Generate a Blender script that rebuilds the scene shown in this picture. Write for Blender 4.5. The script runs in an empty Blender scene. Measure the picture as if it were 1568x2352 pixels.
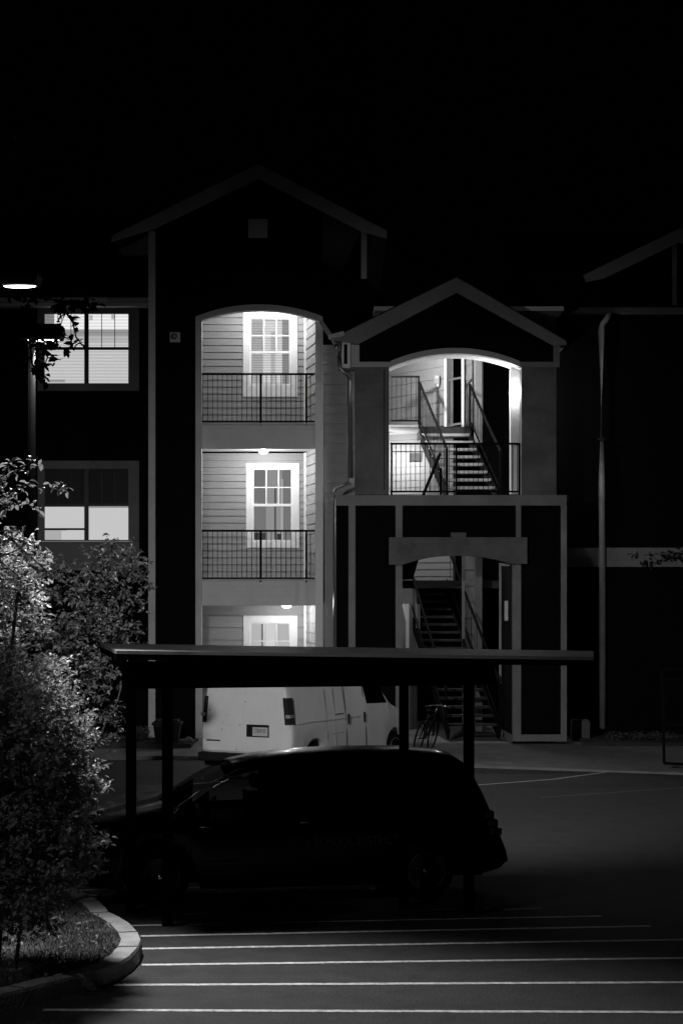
import bpy, bmesh, math, random
from mathutils import Vector, Matrix
random.seed(7)
R = math.radians
S = bpy.context.scene
C = S.collection
# ------------------------------------------------------------------ camera
F, EYE, HX, HY = 4700.0, 3.67, 784.0, 1340.0      # measuring scale, eye height, principal column, horizon row
cd = bpy.data.cameras.new('camera'); cam = bpy.data.objects.new('camera', cd); C.objects.link(cam)
cam.location = (0, 0, EYE); cam.rotation_euler = (R(90), 0, 0)
cd.sensor_fit = 'VERTICAL'; cd.sensor_height = 36.0; cd.sensor_width = 24.0
cd.lens = 36.0 * F / 2352.0; cd.shift_y = (HY - 1176.0) / 2352.0
cd.clip_start = 0.5; cd.clip_end = 400
S.camera = cam
# ------------------------------------------------------------------ night sky and exposure
w = bpy.data.worlds.new("World"); S.world = w; w.use_nodes = True
w.node_tree.nodes['Background'].inputs[0].default_value = (1, 1, 1, 1)
w.node_tree.nodes['Background'].inputs[1].default_value = 0.00022
S.view_settings.view_transform = 'Standard'; S.view_settings.look = 'None'
S.view_settings.exposure = 0.0; S.view_settings.gamma = 1.0
S.cycles.use_denoising = True; S.cycles.max_bounces = 6
S.cycles.sample_clamp_indirect = 4.0
# lamp powers (W)
P_STREET_A, P_STREET_B, P_STREET_R, P_SHRUB_FILL = 3700, 2900, 950, 420
P_BALC3, P_BALC2, P_BALC1 = 115, 85, 38
P_SCONCE, P_LANDING, P_GROUND = 90, 110, 6
P_STAIR = 450

def W(dx, dy, Y):
    return Vector(((dx - HX) / F * Y, Y, EYE + (HY - dy) / F * Y))
def G(dx, dy, z=0.0):                    # a point on a level surface
    Y = F * (EYE - z) / (dy - HY)
    return Vector(((dx - HX) / F * Y, Y, z))

# ------------------------------------------------------------------ materials (a monochrome place)
def mat(name, v, rough=.6, metal=0.0, bump=0.0, bscale=20, var=0.0, vscale=3, coat=0.0, spec=.5, stretch=None, emit=0.0):
    m = bpy.data.materials.new(name); m.use_nodes = True
    nt = m.node_tree; b = nt.nodes['Principled BSDF']
    b.inputs['Base Color'].default_value = (v, v, v, 1)
    b.inputs['Roughness'].default_value = rough; b.inputs['Metallic'].default_value = metal
    b.inputs['Coat Weight'].default_value = coat; b.inputs['Coat Roughness'].default_value = .05
    b.inputs['Specular IOR Level'].default_value = spec
    if emit:
        b.inputs['Emission Color'].default_value = (1, 1, 1, 1); b.inputs['Emission Strength'].default_value = emit
    tc = nt.nodes.new('ShaderNodeTexCoord'); mp = nt.nodes.new('ShaderNodeMapping')
    nt.links.new(tc.outputs['Object'], mp.inputs[0])
    if stretch: mp.inputs['Scale'].default_value = stretch
    if var:
        n = nt.nodes.new('ShaderNodeTexNoise'); n.inputs['Scale'].default_value = vscale; n.inputs['Detail'].default_value = 6
        n.inputs['Roughness'].default_value = .65
        nt.links.new(mp.outputs[0], n.inputs['Vector'])
        r = nt.nodes.new('ShaderNodeMapRange'); r.inputs[1].default_value = .3; r.inputs[2].default_value = .7
        r.inputs[3].default_value = v * (1 - var); r.inputs[4].default_value = v * (1 + var)
        nt.links.new(n.outputs['Fac'], r.inputs[0]); nt.links.new(r.outputs[0], b.inputs['Base Color'])
    if bump:
        n2 = nt.nodes.new('ShaderNodeTexNoise'); n2.inputs['Scale'].default_value = bscale; n2.inputs['Detail'].default_value = 5
        nt.links.new(mp.outputs[0], n2.inputs['Vector'])
        bp = nt.nodes.new('ShaderNodeBump'); bp.inputs['Strength'].default_value = bump; bp.inputs['Distance'].default_value = .02
        nt.links.new(n2.outputs['Fac'], bp.inputs['Height']); nt.links.new(bp.outputs[0], b.inputs['Normal'])
    return m
def emis(name, v, s):
    m = bpy.data.materials.new(name); m.use_nodes = True; nt = m.node_tree
    nt.nodes.remove(nt.nodes['Principled BSDF'])
    e = nt.nodes.new('ShaderNodeEmission'); e.inputs[0].default_value = (v, v, v, 1); e.inputs[1].default_value = s
    nt.links.new(e.outputs[0], nt.nodes['Material Output'].inputs[0]); return m
def glass(name, tint=1.0, refl=.12):
    m = bpy.data.materials.new(name); m.use_nodes = True; nt = m.node_tree
    nt.nodes.remove(nt.nodes['Principled BSDF'])
    t = nt.nodes.new('ShaderNodeBsdfTransparent'); t.inputs[0].default_value = (tint, tint, tint, 1)
    g = nt.nodes.new('ShaderNodeBsdfGlossy'); g.inputs['Roughness'].default_value = .02
    x = nt.nodes.new('ShaderNodeMixShader'); x.inputs[0].default_value = refl
    nt.links.new(t.outputs[0], x.inputs[1]); nt.links.new(g.outputs[0], x.inputs[2])
    nt.links.new(x.outputs[0], nt.nodes['Material Output'].inputs[0]); return m

M = dict(
    asphalt=mat('asphalt', .024, .85, bump=.9, bscale=45, var=.42, vscale=2.6),
    concrete=mat('concrete', .20, .85, bump=.3, bscale=25, var=.22, vscale=2.2),
    kerb=mat('kerb_concrete', .27, .85, bump=.5, bscale=30, var=.28, vscale=4),
    paint=mat('road_paint', .50, .7, var=.5, vscale=14),
    soil=mat('soil', .04, .95, bump=.8, bscale=8, var=.4, vscale=4),
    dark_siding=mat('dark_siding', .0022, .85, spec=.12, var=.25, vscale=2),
    light_siding=mat('light_siding', .26, .55, bump=.12, bscale=12, var=.06, vscale=3, stretch=(.4, 1, 6)),
    grey_siding=mat('grey_siding', .28, .6, bump=.12, bscale=12, var=.08, vscale=3),
    side_siding=mat('side_siding', .30, .4, bump=.25, bscale=9, var=.25, vscale=5),
    trim=mat('trim_board', .50, .6, bump=.06, bscale=15, var=.12, vscale=1.6),
    pale_siding=mat('pale_siding', .66, .6, var=.08, vscale=2.5),
    window_trim=mat('window_trim', .15, .6, var=.15, vscale=2),
    porch_trim=mat('porch_trim', .20, .6, bump=.06, bscale=15, var=.2, vscale=1.6),
    rake=mat('rake_board', .42, .6, var=.15, vscale=1.3),
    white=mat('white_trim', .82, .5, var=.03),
    stucco=mat('stucco', .15, .9, bump=.4, bscale=40, var=.3, vscale=1.6),
    precast=mat('precast', .22, .85, bump=.2, bscale=20, var=.18, vscale=1.2),
    roof=mat('roof_shingle', .008, .95, bump=.4, bscale=14),
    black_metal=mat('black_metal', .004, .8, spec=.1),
    dark_steel=mat('dark_steel', .014, .5, var=.3, vscale=3),
    carport_metal=mat('carport_metal', .002, .9, spec=.05),
    carport_roof=mat('carport_roof', .50, .55, var=.08, vscale=1.5),
    galv=mat('painted_metal', .25, .3, metal=.6, var=.1),
    dim_tread=mat('shaded_tread', .03, .85, var=.3, vscale=3),  # tread concrete darkened to put the lower flight in shade
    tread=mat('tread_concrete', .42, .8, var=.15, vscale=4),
    vanwhite=mat('van_paint', .80, .35, coat=.5, var=.05, vscale=2.5),
    carblack=mat('car_paint', .0010, .2, coat=.12, spec=.12),
    rubber=mat('rubber', .004, .85, spec=.15),
    plastic=mat('black_plastic', .008, .6, spec=.3),
    rim=mat('alloy', .14, .6, metal=.3),
    chrome=mat('chrome', .6, .15, metal=1),
    lampred=mat('tail_lens', .03, .1, coat=1),
    lampclear=mat('clear_lens', .35, .1, coat=1),
    plate=mat('plate', .55, .5),
    ink=mat('ink', .03, .6),
    decal=mat('decal', .03, .6),
    bark=mat('bark', .05, .9, bump=.8, bscale=20, var=.3),
    leaf=mat('leaf', .21, .5, var=.45, vscale=7, spec=.6),
    leaf2=mat('leaf_dark', .13, .4, var=.5, vscale=7, spec=.7),
    leafx=mat('leaf_shaded', .012, .8, spec=.1),  # leaf colour blackened so these branches read as unlit
    needle=mat('needles', .05, .6),
    grassm=mat('grass_blades', .06, .7, var=.4, vscale=5),
    lampbody=mat('lamp_body', .006, .7, spec=.2),
    bin=mat('bin_plastic', .003, .5),
    rock=mat('rock', .10, .9, bump=.6, bscale=9, var=.3),
    blind=mat('blind_slat', .10, .6),
    tree_pole=mat('pole_paint', .008, .7, spec=.12),
    glass=glass('window_glass', .95, .05),
    carglass=glass('car_glass_dark', .04, .06),
    carclear=glass('car_glass_clear', .55, .05),
    glow=emis('lamp_glow', 1, 14), glow2=emis('street_lens', 1, 9), glow3=emis('dome_glow', 1, 5),
)

for k, tr_ in (('leaf', .22), ('leaf2', .15)):       # leaves let some light through
    nt = M[k].node_tree; b = nt.nodes['Principled BSDF']; t = nt.nodes.new('ShaderNodeBsdfTranslucent'); x = nt.nodes.new('ShaderNodeMixShader')
    t.inputs[0].default_value = (tr_, tr_, tr_, 1); x.inputs[0].default_value = .42
    nt.links.new(b.outputs[0], x.inputs[1]); nt.links.new(t.outputs[0], x.inputs[2]); nt.links.new(x.outputs[0], nt.nodes['Material Output'].inputs[0])
# ------------------------------------------------------------------ builders
def obj(name, bm, m, parent=None, smooth=False, bevel=0, recalc=True):
    if recalc: bmesh.ops.recalc_face_normals(bm, faces=bm.faces)
    me = bpy.data.meshes.new(name); bm.to_mesh(me); bm.free()
    me.materials.append(M[m] if isinstance(m, str) else m)
    o = bpy.data.objects.new(name, me); C.objects.link(o)
    if smooth:
        for p in me.polygons: p.use_smooth = True
    if parent is not None:
        o.parent = parent
        p = parent
        while p.parent is not None: p = p.parent
        if p.get('_world'):
            o.matrix_parent_inverse = Matrix.Translation(-p.location) if parent is p else Matrix.Identity(4)
    if bevel:
        b = o.modifiers.new('bevel', 'BEVEL'); b.width = bevel; b.segments = 2; b.limit_method = 'ANGLE'
    return o
def empty(name, loc, label, cat, group=None, rz=0, world=True):
    o = bpy.data.objects.new(name, None); C.objects.link(o); o.location = loc; o.rotation_euler = (0, 0, rz)
    o.empty_display_size = .2
    tag(o, label, cat, group)
    if world: o['_world'] = 1
    return o
def tag(o, label, cat, group=None, kind=None):
    if label: o['label'] = label
    if cat: o['category'] = cat
    if group: o['group'] = group
    if kind: o['kind'] = kind
    return o
def struct(name, bm, m, **k):
    o = obj(name, bm, m, **k); o['kind'] = 'structure'; return o
def box(bm, a, b, taper=None):
    x0, x1 = sorted((a[0], b[0])); y0, y1 = sorted((a[1], b[1])); z0, z1 = sorted((a[2], b[2]))
    v = [bm.verts.new(p) for p in ((x0,y0,z0),(x1,y0,z0),(x1,y1,z0),(x0,y1,z0),(x0,y0,z1),(x1,y0,z1),(x1,y1,z1),(x0,y1,z1))]
    for f in ((0,3,2,1),(4,5,6,7),(0,1,5,4),(1,2,6,5),(2,3,7,6),(3,0,4,7)): bm.faces.new([v[i] for i in f])
def pbox(bm, dx0, dy0, dx1, dy1, Y, d):      # box whose front face at depth Y spans the measured rectangle
    a = W(dx0, dy0, Y); b = W(dx1, dy1, Y); box(bm, (a.x, Y, a.z), (b.x, Y + d, b.z))
def prism(bm, pts, Y, d):                    # polygon of world (x,z) extruded from Y to Y+d
    a = [bm.verts.new((p[0], Y, p[1])) for p in pts]; b = [bm.verts.new((p[0], Y + d, p[1])) for p in pts]
    n = len(pts)
    bm.faces.new(a); bm.faces.new(b[::-1])
    for i in range(n): bm.faces.new((a[i], a[(i+1) % n], b[(i+1) % n], b[i]))
def pprism(bm, dpts, Y, d):
    prism(bm, [(W(x, y, Y).x, W(x, y, Y).z) for x, y in dpts], Y, d)
def tube(bm, pts, r, n=8, r1=None, cap=True):
    pts = [Vector(p) for p in pts]; rings = []
    for i, p in enumerate(pts):
        t = (pts[min(i+1, len(pts)-1)] - pts[max(i-1, 0)]).normalized()
        a = t.cross(Vector((0, 0, 1)))
        if a.length < 1e-3: a = t.cross(Vector((0, 1, 0)))
        a.normalize(); b = t.cross(a)
        rr = r if r1 is None else r + (r1 - r) * i / (len(pts) - 1)
        rings.append([bm.verts.new(p + (a * math.cos(k*2*math.pi/n) + b * math.sin(k*2*math.pi/n)) * rr) for k in range(n)])
    for i in range(len(rings) - 1):
        for k in range(n):
            bm.faces.new((rings[i][k], rings[i][(k+1) % n], rings[i+1][(k+1) % n], rings[i+1][k]))
    if cap: bm.faces.new(rings[0][::-1]); bm.faces.new(rings[-1])
def bar(bm, a, b, w, h):                     # rectangular bar between two points (w sideways, h upward)
    a, b = Vector(a), Vector(b); t = (b - a).normalized()
    s = t.cross(Vector((0, 0, 1)))
    if s.length < 1e-3: s = Vector((1, 0, 0))
    s.normalize(); u = s.cross(t)
    q = []
    for p in (a, b): q.append([bm.verts.new(p + s*w/2*i + u*h/2*j) for i, j in ((-1,-1),(1,-1),(1,1),(-1,1))])
    bm.faces.new(q[0][::-1]); bm.faces.new(q[1])
    for k in range(4): bm.faces.new((q[0][k], q[0][(k+1) % 4], q[1][(k+1) % 4], q[1][k]))
def lathe(bm, prof, c, axis='z', n=20):      # prof: (radius, along)
    rings = []
    for r, h in prof:
        ring = []
        for k in range(n):
            a = 2*math.pi*k/n; p = (r*math.cos(a), r*math.sin(a), h)
            if axis == 'y': p = (p[0], h, p[1])
            if axis == 'x': p = (h, p[0], p[1])
            ring.append(bm.verts.new(Vector(p) + Vector(c)))
        rings.append(ring)
    for i in range(len(rings)-1):
        for k in range(n): bm.faces.new((rings[i][k], rings[i][(k+1)%n], rings[i+1][(k+1)%n], rings[i+1][k]))
    bm.faces.new(rings[0]); bm.faces.new(rings[-1][::-1])
def lap(bm, A, B, z0, z1, expo, n=None, prot=.014, jit=0.0, groove=.013, gd=.018):   # lap siding on the vertical plane A->B (xy)
    A, B = Vector((A[0], A[1], 0)), Vector((B[0], B[1], 0)); t = (B - A).normalized()
    nrm = Vector((t.y, -t.x, 0))
    z = z0
    while z < z1 - 1e-4:
        zt = min(z + expo, z1); p = prot + random.uniform(-jit, jit)
        q = [A + nrm*p, B + nrm*(prot + random.uniform(-jit, jit)), B + nrm*.001, A + nrm*.001]
        g = min(groove, (zt - z)*.4); Ai, Bi, Ao, Bo = A - nrm*gd, B - nrm*gd, A + nrm*.001, B + nrm*.001
        for f_ in (((q[0], z+g), (q[1], z+g), (q[2], zt), (q[3], zt)), ((Ai, z+g), (Bi, z+g), (q[1], z+g), (q[0], z+g)), ((Ai, z), (Bi, z), (Bi, z+g), (Ai, z+g)), ((Ao, z), (Bo, z), (Bi, z), (Ai, z))):
            bm.faces.new([bm.verts.new((p_.x, p_.y, h_)) for p_, h_ in f_])
        z = zt
def NB(): return bmesh.new()
def light(name, kind, loc, power, parent=None, size=.1, rot=None, cone=None, blend=.5):
    l = bpy.data.lights.new(name, kind); l.energy = power
    if kind in ('POINT', 'SPOT'): l.shadow_soft_size = size
    if kind == 'SPOT': l.spot_size = cone; l.spot_blend = blend
    o = bpy.data.objects.new(name, l); C.objects.link(o)
    o.location = loc
    if rot: o.rotation_euler = rot
    if parent is not None:
        p = parent
        while p.parent is not None: p = p.parent
        o.parent = parent; 
        if p.get('_world'): o.matrix_parent_inverse = Matrix.Translation(-p.location) if parent is p else Matrix.Identity(4)
    return o

# ================================================================== GROUND
def lot_z(Y): return -0.155 * min(max((Y - 25.5) / 18.5, 0), 1)
bm = NB(); xs = [-90, -40, -20, -10, -5, 0, 5, 10, 20, 40, 90]; ys = [-6, 5, 10, 15, 20, 25.5, 28, 32, 36, 40, 44, 60, 120]
g = [[bm.verts.new((x, y, lot_z(y) - .012 - (.02 if y > 44 else 0))) for x in xs] for y in ys]
for j in range(len(ys)-1):
    for i in range(len(xs)-1): bm.faces.new((g[j][i], g[j][i+1], g[j+1][i+1], g[j+1][i]))
struct('ground', bm, 'asphalt')
# pavement in front of the building: bevelled slab from the lot edge back to the walls
edge = [(-30, 44.9), (-8, 44.7), (-3.2, 44.4), (0, 43.4), (2.76, 42.4), (6.8, 40.7), (12, 38.6), (30, 33)]
bm = NB(); rows = []
for x, y in edge:
    zl = lot_z(y)
    rows.append([bm.verts.new(p) for p in ((x, y, zl-.05), (x, y + .015, -.075 if x < 0 else -.10), (x, y + .18, -.068 if x < 0 else -.095), (x, 46.3, .04), (x, 60, .05))])
for i in range(len(rows)-1):
    for k in range(4): bm.faces.new((rows[i][k], rows[i+1][k], rows[i+1][k+1], rows[i][k+1]))
struct('pavement', bm, 'concrete')

def stripe(name, p, q, wdt=.1, z=0.0, off=.004, m='paint'):
    a, b = G(p[0], p[1], z), G(q[0], q[1], z)
    zz = lambda v: (lot_z(v.y) - .012 + off)
    t = (b - a).normalized(); s = Vector((-t.y, t.x, 0)) * wdt/2
    bm = NB(); n = 24
    L = [a.lerp(b, i/n) for i in range(n+1)]
    ve = []
    for v in L:
        j = random.uniform(-.006, .006)
        ve.append((bm.verts.new((v.x - s.x, v.y - s.y + j, zz(v))), bm.verts.new((v.x + s.x, v.y + s.y + j*.4, zz(v)))))
    for i in range(n): bm.faces.new((ve[i][0], ve[i+1][0], ve[i+1][1], ve[i][1]))
    return struct(name, bm, m)
for p, q, wd in (((100, 2317), (1750, 2323), .085), ((262, 2260), (1750, 2253), .085), ((326, 2214), (1750, 2196), .085),
              ((325, 2177), (1750, 2153), .085), ((323, 2148), (1492, 2125), .08), ((300, 2124), (1380, 2102), .06), ((425, 2098), (481, 2096), .06),
              ((996, 2088), (1044, 2086), .05), ((1110, 2084), (1158, 2087), .05), ((1158, 2087), (1245, 2084), .03), ((230, 2068), (1056, 2049), .09), ((180, 2055), (905, 2038), .08),
              ((150, 2044), (620, 2033), .08), ((105, 1992), (160, 1991), .07)):
    stripe('parking_line', p, q, wd)
stripe('parking_line', (1080, 1806), (1270, 1790), .09, -.13); stripe('parking_line', (1270, 1790), (1392, 1772), .09, -.13)
stripe('parking_line', (440, 1801), (510, 1794), .09, -.12); stripe('parking_line', (1240, 1832), (1640, 1802), .04, -.1, m='concrete')
stripe('parking_line', (188, 1774), (256, 1748), .12, -.12)

# island with kerb
KO = [(-420, 1760+560), (-200, 2325), (-60, 2298), (0, 2283), (56, 2270), (115, 2255), (181, 2238), (231, 2227), (264, 2215), (297, 2194), (316, 2174), (323, 2158), (316, 2140), (297, 2121),
      (274, 2107), (250, 2095), (242, 2084), (227, 2069), (198, 2052), (165, 2037), (132, 2026), (112, 2016), (60, 2000), (-60, 1985), (-200, 1975)]
KH = .15
out = [G(x, y, KH) for x, y in KO]
def offset(pts, d):
    r = []
    for i, p in enumerate(pts):
        t = (pts[min(i+1, len(pts)-1)] - pts[max(i-1, 0)]).normalized(); r.append(p + Vector((-t.y, t.x, 0)) * d)
    return r
inn = offset(out, .19)
bot = offset(out, -.025)
bm = NB(); rr = []
for a, b, c in zip(bot, out, inn):
    j = random.uniform(-.006, .006)
    rr.append([bm.verts.new(p) for p in ((a.x, a.y, -.03), (b.x + (a.x-b.x)*.4, b.y + (a.y-b.y)*.4, KH - .03 + j), (b.x, b.y, KH + j), (c.x, c.y, KH + j), (c.x, c.y, .0))])
for i in range(len(rr)-1):
    for k in range(4): bm.faces.new((rr[i][k], rr[i+1][k], rr[i+1][k+1], rr[i][k+1]))
ko = struct('kerb', bm, 'kerb')
# joints across the kerb top
bm = NB()
for i in range(1, len(out)-1):
    if i in (12, 15, 17, 10, 7, 4):
        a, b = out[i] + Vector((0, 0, .0)), inn[i]
        a = Vector((bot[i].x, bot[i].y, 0)); 
        bar(bm, (out[i].x, out[i].y, KH + .003), (inn[i].x, inn[i].y, KH + .002), .008, .006)
struct('kerb_joint', bm, 'soil')
bm = NB(); vs = [bm.verts.new((p.x, p.y, KH - .03)) for p in inn]; bm.faces.new(vs)
struct('planting_bed_ground', bm, 'soil')

# planting beds by the building
bm = NB()
for pts in ([(-30, 45.7), (-3.35, 45.6), (-3.3, 47.2), (-30, 48.6)], [(5.4, 46.0), (6.3, 45.8), (30, 45.6), (30, 49), (5.4, 49)]):
    vs = [bm.verts.new((x, y, .10)) for x, y in pts]; b2 = [bm.verts.new((x, y, -.1)) for x, y in pts]
    bm.faces.new(vs)
    for i in range(4): bm.faces.new((vs[i], vs[(i+1)%4], b2[(i+1)%4], b2[i]))
struct('bed_soil', bm, 'soil')

# ================================================================== BUILDING
YB, YS, YL, YW, YR = 47.0, 46.4, 46.1, 48.5, 48.5
BZ = W(0, 340, YB)
bld = empty('apartment_building', (0, 47, 0.05), 'three storey apartment building with dark gabled bays, pale trim and lit balconies behind the carport', 'building')
def P(name, bm, m, parent=None, **k): return obj(name, bm, m, parent if parent is not None else bld, **k)

def arch(x0, x1, ys, yc, n=24):              # shallow arch: spring row ys, crown row yc
    c = (x0 + x1) / 2; h = (x1 - x0) / 2
    return [(x0 + (x1-x0)*i/n, yc + (ys-yc) * abs((x0 + (x1-x0)*i/n - c)/h)**2.1) for i in range(n+1)]
# --- main bay wall
A1 = arch(463, 724, 728, 714)
bm = NB()
pprism(bm, [(357, 1705), (357, 522), (449, 482), (449, 1705)], YB, .18)
a_out = arch(449, 741, 727, 699)
pprism(bm, [(449, 482)] + a_out + [(741, 482), (829, 527), (829, 790), (842, 790), (842, 520), (593, 396)], YB, .18)
pprism(bm, [(741, 727+0.0), (741, 790), (829, 790), (829, 527)][0:4], YB + .001, .17)
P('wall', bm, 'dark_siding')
# faint clapboard lines on the dark wall
bm = NB(); z = .2
a = W(358, 0, YB).x; b = W(448, 0, YB).x
lap(bm, (a, YB - .002), (b, YB - .002), .1, W(0, 560, YB).z, .165, prot=.012)
P('siding', bm, 'dark_siding')
# grey connecting wall right of the balconies
bm = NB(); a, b = W(739, 0, 47.25), W(830, 0, 47.25)
lap(bm, (a.x, 47.25), (b.x, 47.25), .05, W(0, 780, 47.25).z, .228, prot=.014)
pbox(bm, 739, 740, 830, 1705, 47.27, .1)
P('wall', bm, 'grey_siding')
# corner boards and jambs
for (x0, y0, x1, y1, yy) in ((341, 530, 357, 1694, YB-.035), (829, 532, 842, 640, YB-.035)):
    bm = NB(); pbox(bm, x0, y0, x1, y1, yy, .21); P('corner_trim', bm, 'trim', bevel=.004)
bm = NB(); pbox(bm, 449, 727, 463.5, 1696, YB-.03, .2); P('jamb_trim', bm, 'trim', bevel=.004)
bm = NB(); pbox(bm, 724, 740, 741.5, 1700, YB-.03, .2); P('jamb_trim', bm, 'white', bevel=.004)  # right jamb coloured paler than the left to stand for light on it
bm = NB()
up, lo = arch(449, 741, 727, 699), arch(449, 741, 741, 713)
prism_pts = up + lo[::-1]
for i in range(len(up)-1): pprism(bm, [up[i], up[i+1], lo[i+1], lo[i]], YB-.04, .26)
bmesh.ops.remove_doubles(bm, verts=bm.verts, dist=1e-4)
P('arch_trim', bm, 'rake')
# gable rake boards + roof
def gable(apex, le, re, low_l, low_r, apex_lo, Y, depth, name='rake_board', m='rake'):
    bm = NB(); pprism(bm, [apex, le, low_l[0], low_l[1], apex_lo], Y, .05); pprism(bm, [apex, apex_lo, low_r[1], low_r[0], re], Y, .05)
    P(name, bm, m)
    bm = NB()
    a, l, r = W(*apex, Y), W(*le, Y), W(*re, Y)
    for p, q in ((l, a), (a, r)):
        v = [bm.verts.new((p.x, Y - .02, p.z + .03)), bm.verts.new((q.x, Y - .02, q.z + .03)), bm.verts.new((q.x, Y + depth, q.z + .03)), bm.verts.new((p.x, Y + depth, p.z + .03))]
        u = [bm.verts.new((t.co.x, t.co.y, t.co.z - .12)) for t in v]
        for t in u[:2]: t.co.y += .08
        bm.faces.new(v); bm.faces.new(u[::-1])
        for i in range(4): bm.faces.new((v[i], u[i], u[(i+1)%4], v[(i+1)%4]))
    P('roof', bm, 'roof')
gable((593, 376), (258, 541), (888, 530), [(256, 555), (357, 524)], [(888, 548), (829, 531)], (593, 410), 46.55, 9)
# gable vent
bm = NB(); pbox(bm, 570, 503, 614, 546, YB-.04, .05)
vt = P('gable_vent', bm, 'trim')
bm = NB()
for i in range(7): pbox(bm, 574, 507 + i*5.3, 610, 509.5 + i*5.3, YB-.05, .012)
P('louvre', bm, 'rake', parent=vt)

# --- windows
def window(x0, y0, x1, y1, gx0, gy0, gx1, gy1, Y, cols=3, rows=2, mid=None, fm='white', glow=.3, seed=1, blind=False, fr=.05):
    """trim outer rect, glass rect; upper sash with muntins"""
    bm = NB()
    for r in ((x0, y0, x1, gy0-2), (x0, gy1+3, x1, y1), (x0, gy0-2, gx0-3, gy1+3), (gx1+3, gy0-2, x1, gy1+3)):
        pbox(bm, *r, Y - .035, .05)
    wn = P('window', bm, fm, bevel=.004)
    bm = NB()
    for r in ((gx0-3, gy0-2, gx1+3, gy0), (gx0-3, gy1, gx1+3, gy1+3), (gx0-3, gy0, gx0, gy1), (gx1, gy0, gx1+3, gy1)):
        pbox(bm, *r, Y - .012, .05)
    if mid: pbox(bm, gx0, mid-3, gx1, mid+3, Y - .008, .04)
    for c in range(1, cols):
        xx = gx0 + (gx1-gx0)*c/cols; pbox(bm, xx-1.3, gy0, xx+1.3, mid-3, Y + .002, .012)
    for r in range(1, rows):
        yy = gy0 + (mid-gy0)*r/rows; pbox(bm, gx0, yy-1.2, gx1, yy+1.2, Y + .001, .012)
    P('frame', bm, fm, parent=wn)
    bm = NB(); a, b = W(gx0, gy0, Y), W(gx1, gy1, Y)
    vs = [bm.verts.new(p) for p in ((a.x, Y+.016, b.z), (b.x, Y+.016, b.z), (b.x, Y+.016, a.z), (a.x, Y+.016, a.z))]; bm.faces.new(vs)
    P('pane', bm, 'glass', parent=wn)
    return wn
def emrect(bm, x0, y0, x1, y1, Y):
    a, b = W(x0, y0, Y), W(x1, y1, Y)
    bm.faces.new([bm.verts.new(p) for p in ((a.x, Y, b.z), (b.x, Y, b.z), (b.x, Y, a.z), (a.x, Y, a.z))])
def room(wn, rects, Y):                      # the lit room seen behind a pane: back wall, door, ceiling
    for nm, r, v in rects:
        bm = NB(); pbox(bm, *r[:4], Y + (r[4] if len(r) > 4 else 0), .03); P(nm, bm, emis('lit_' + nm, v, 1.0), parent=wn)
YC = 48.9                                     # balcony back wall
# level 3, level 2, level 1 balcony windows
w3 = window(558, 712, 683, 911, 577, 733, 664, 882, YC, mid=809)
room(w3, [('room_wall', (570, 725, 690, 900, .5), .48), ('room_door', (604, 738, 652, 880, .42), .80), ('room_wall', (648, 725, 672, 900, .38), .30), ('door_frame', (622, 762, 632, 880, .36), .55)], YC)
bm = NB()
for i in range(38):
    yy = 742 + i*3.9
    if yy < 879: pbox(bm, 578, yy, 663, yy+.75, YC+.08, .012)
P('blind', bm, 'blind', parent=w3)
w2 = window(565, 1064, 687, 1258, 583, 1079, 668, 1240, YC, mid=1160)
room(w2, [('room_wall', (575, 1070, 690, 1250, .5), .19), ('room_door', (611, 1080, 648, 1243, .42), .30), ('door_frame', (645, 1100, 650, 1243, .36), .42), ('room_wall', (630, 1120, 634, 1243, .34), .08), ('room_wall', (583, 1224, 610, 1240, .3), .05), ('room_wall', (636, 1226, 645, 1240, .3), .04)], YC)
w1 = window(559, 1414, 683, 1600, 577, 1433, 664, 1590, YC, mid=1512)
room(w1, [('room_wall', (570, 1425, 690, 1600, .5), .5), ('room_door', (600, 1425, 606, 1600, .4), .17), ('curtain', (610, 1425, 632, 1600, .38), .68)], YC)

# --- balcony recess
def colx(dx, Y): return W(dx, 0, Y).x
xl, xr = colx(452, YC), colx(702, YC)
zt3, zt2, zt1 = W(0, 690, YC).z, W(0, 1041, YC).z, W(0, 1385, YC).z
zf3, zf2 = W(0, 974, YB).z, W(0, 1333, YB).z
bm = NB()
for zb_, zt_, ex, wr in ((W(0, 985, YC).z, zt3 + .1, .1655, (558, 712, 683, 911)), (W(0, 1345, YC).z, zt2, .1655, (565, 1064, 687, 1258)), (-.05, zt1, .295, (559, 1414, 683, 1600))):
    wx0, wx1, wz1, wz0 = colx(wr[0]+3, YC), colx(wr[2]-3, YC), W(0, wr[1]+3, YC).z, W(0, wr[3]-3, YC).z
    zs_ = []; z = zb_
    while z < zt_ - 1e-4:                     # whole boards cut round the window
        z2 = min(z + ex, zt_)
        for (a_, b_, c_, d_) in ((xl, wx0, z, z2), (wx1, colx(700, YC), z, z2), (wx0, wx1, z, min(z2, wz0)), (wx0, wx1, max(z, wz1), z2)):
            if d_ > c_ + .004:
                f0 = (c_ - z) / ex; pr_ = .020 * (1 - f0)
                g_ = .013 if c_ == z and d_ - c_ > .03 else 0
                if g_:
                    for f_ in (((a_, YC+.018, c_), (b_, YC+.018, c_), (b_, YC+.018, c_+g_), (a_, YC+.018, c_+g_)), ((a_, YC+.018, c_+g_), (b_, YC+.018, c_+g_), (b_, YC-pr_, c_+g_), (a_, YC-pr_, c_+g_)), ((a_, YC, c_), (b_, YC, c_), (b_, YC+.018, c_), (a_, YC+.018, c_))): bm.faces.new([bm.verts.new(p) for p in f_])
                q_ = [bm.verts.new(p) for p in ((a_, YC - pr_, c_+g_), (b_, YC - pr_, c_+g_), (b_, YC - .001 - .019 * (1 - (d_-z)/ex), d_), (a_, YC - .001 - .019 * (1 - (d_-z)/ex), d_))]; bm.faces.new(q_)
        z = z2
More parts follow.
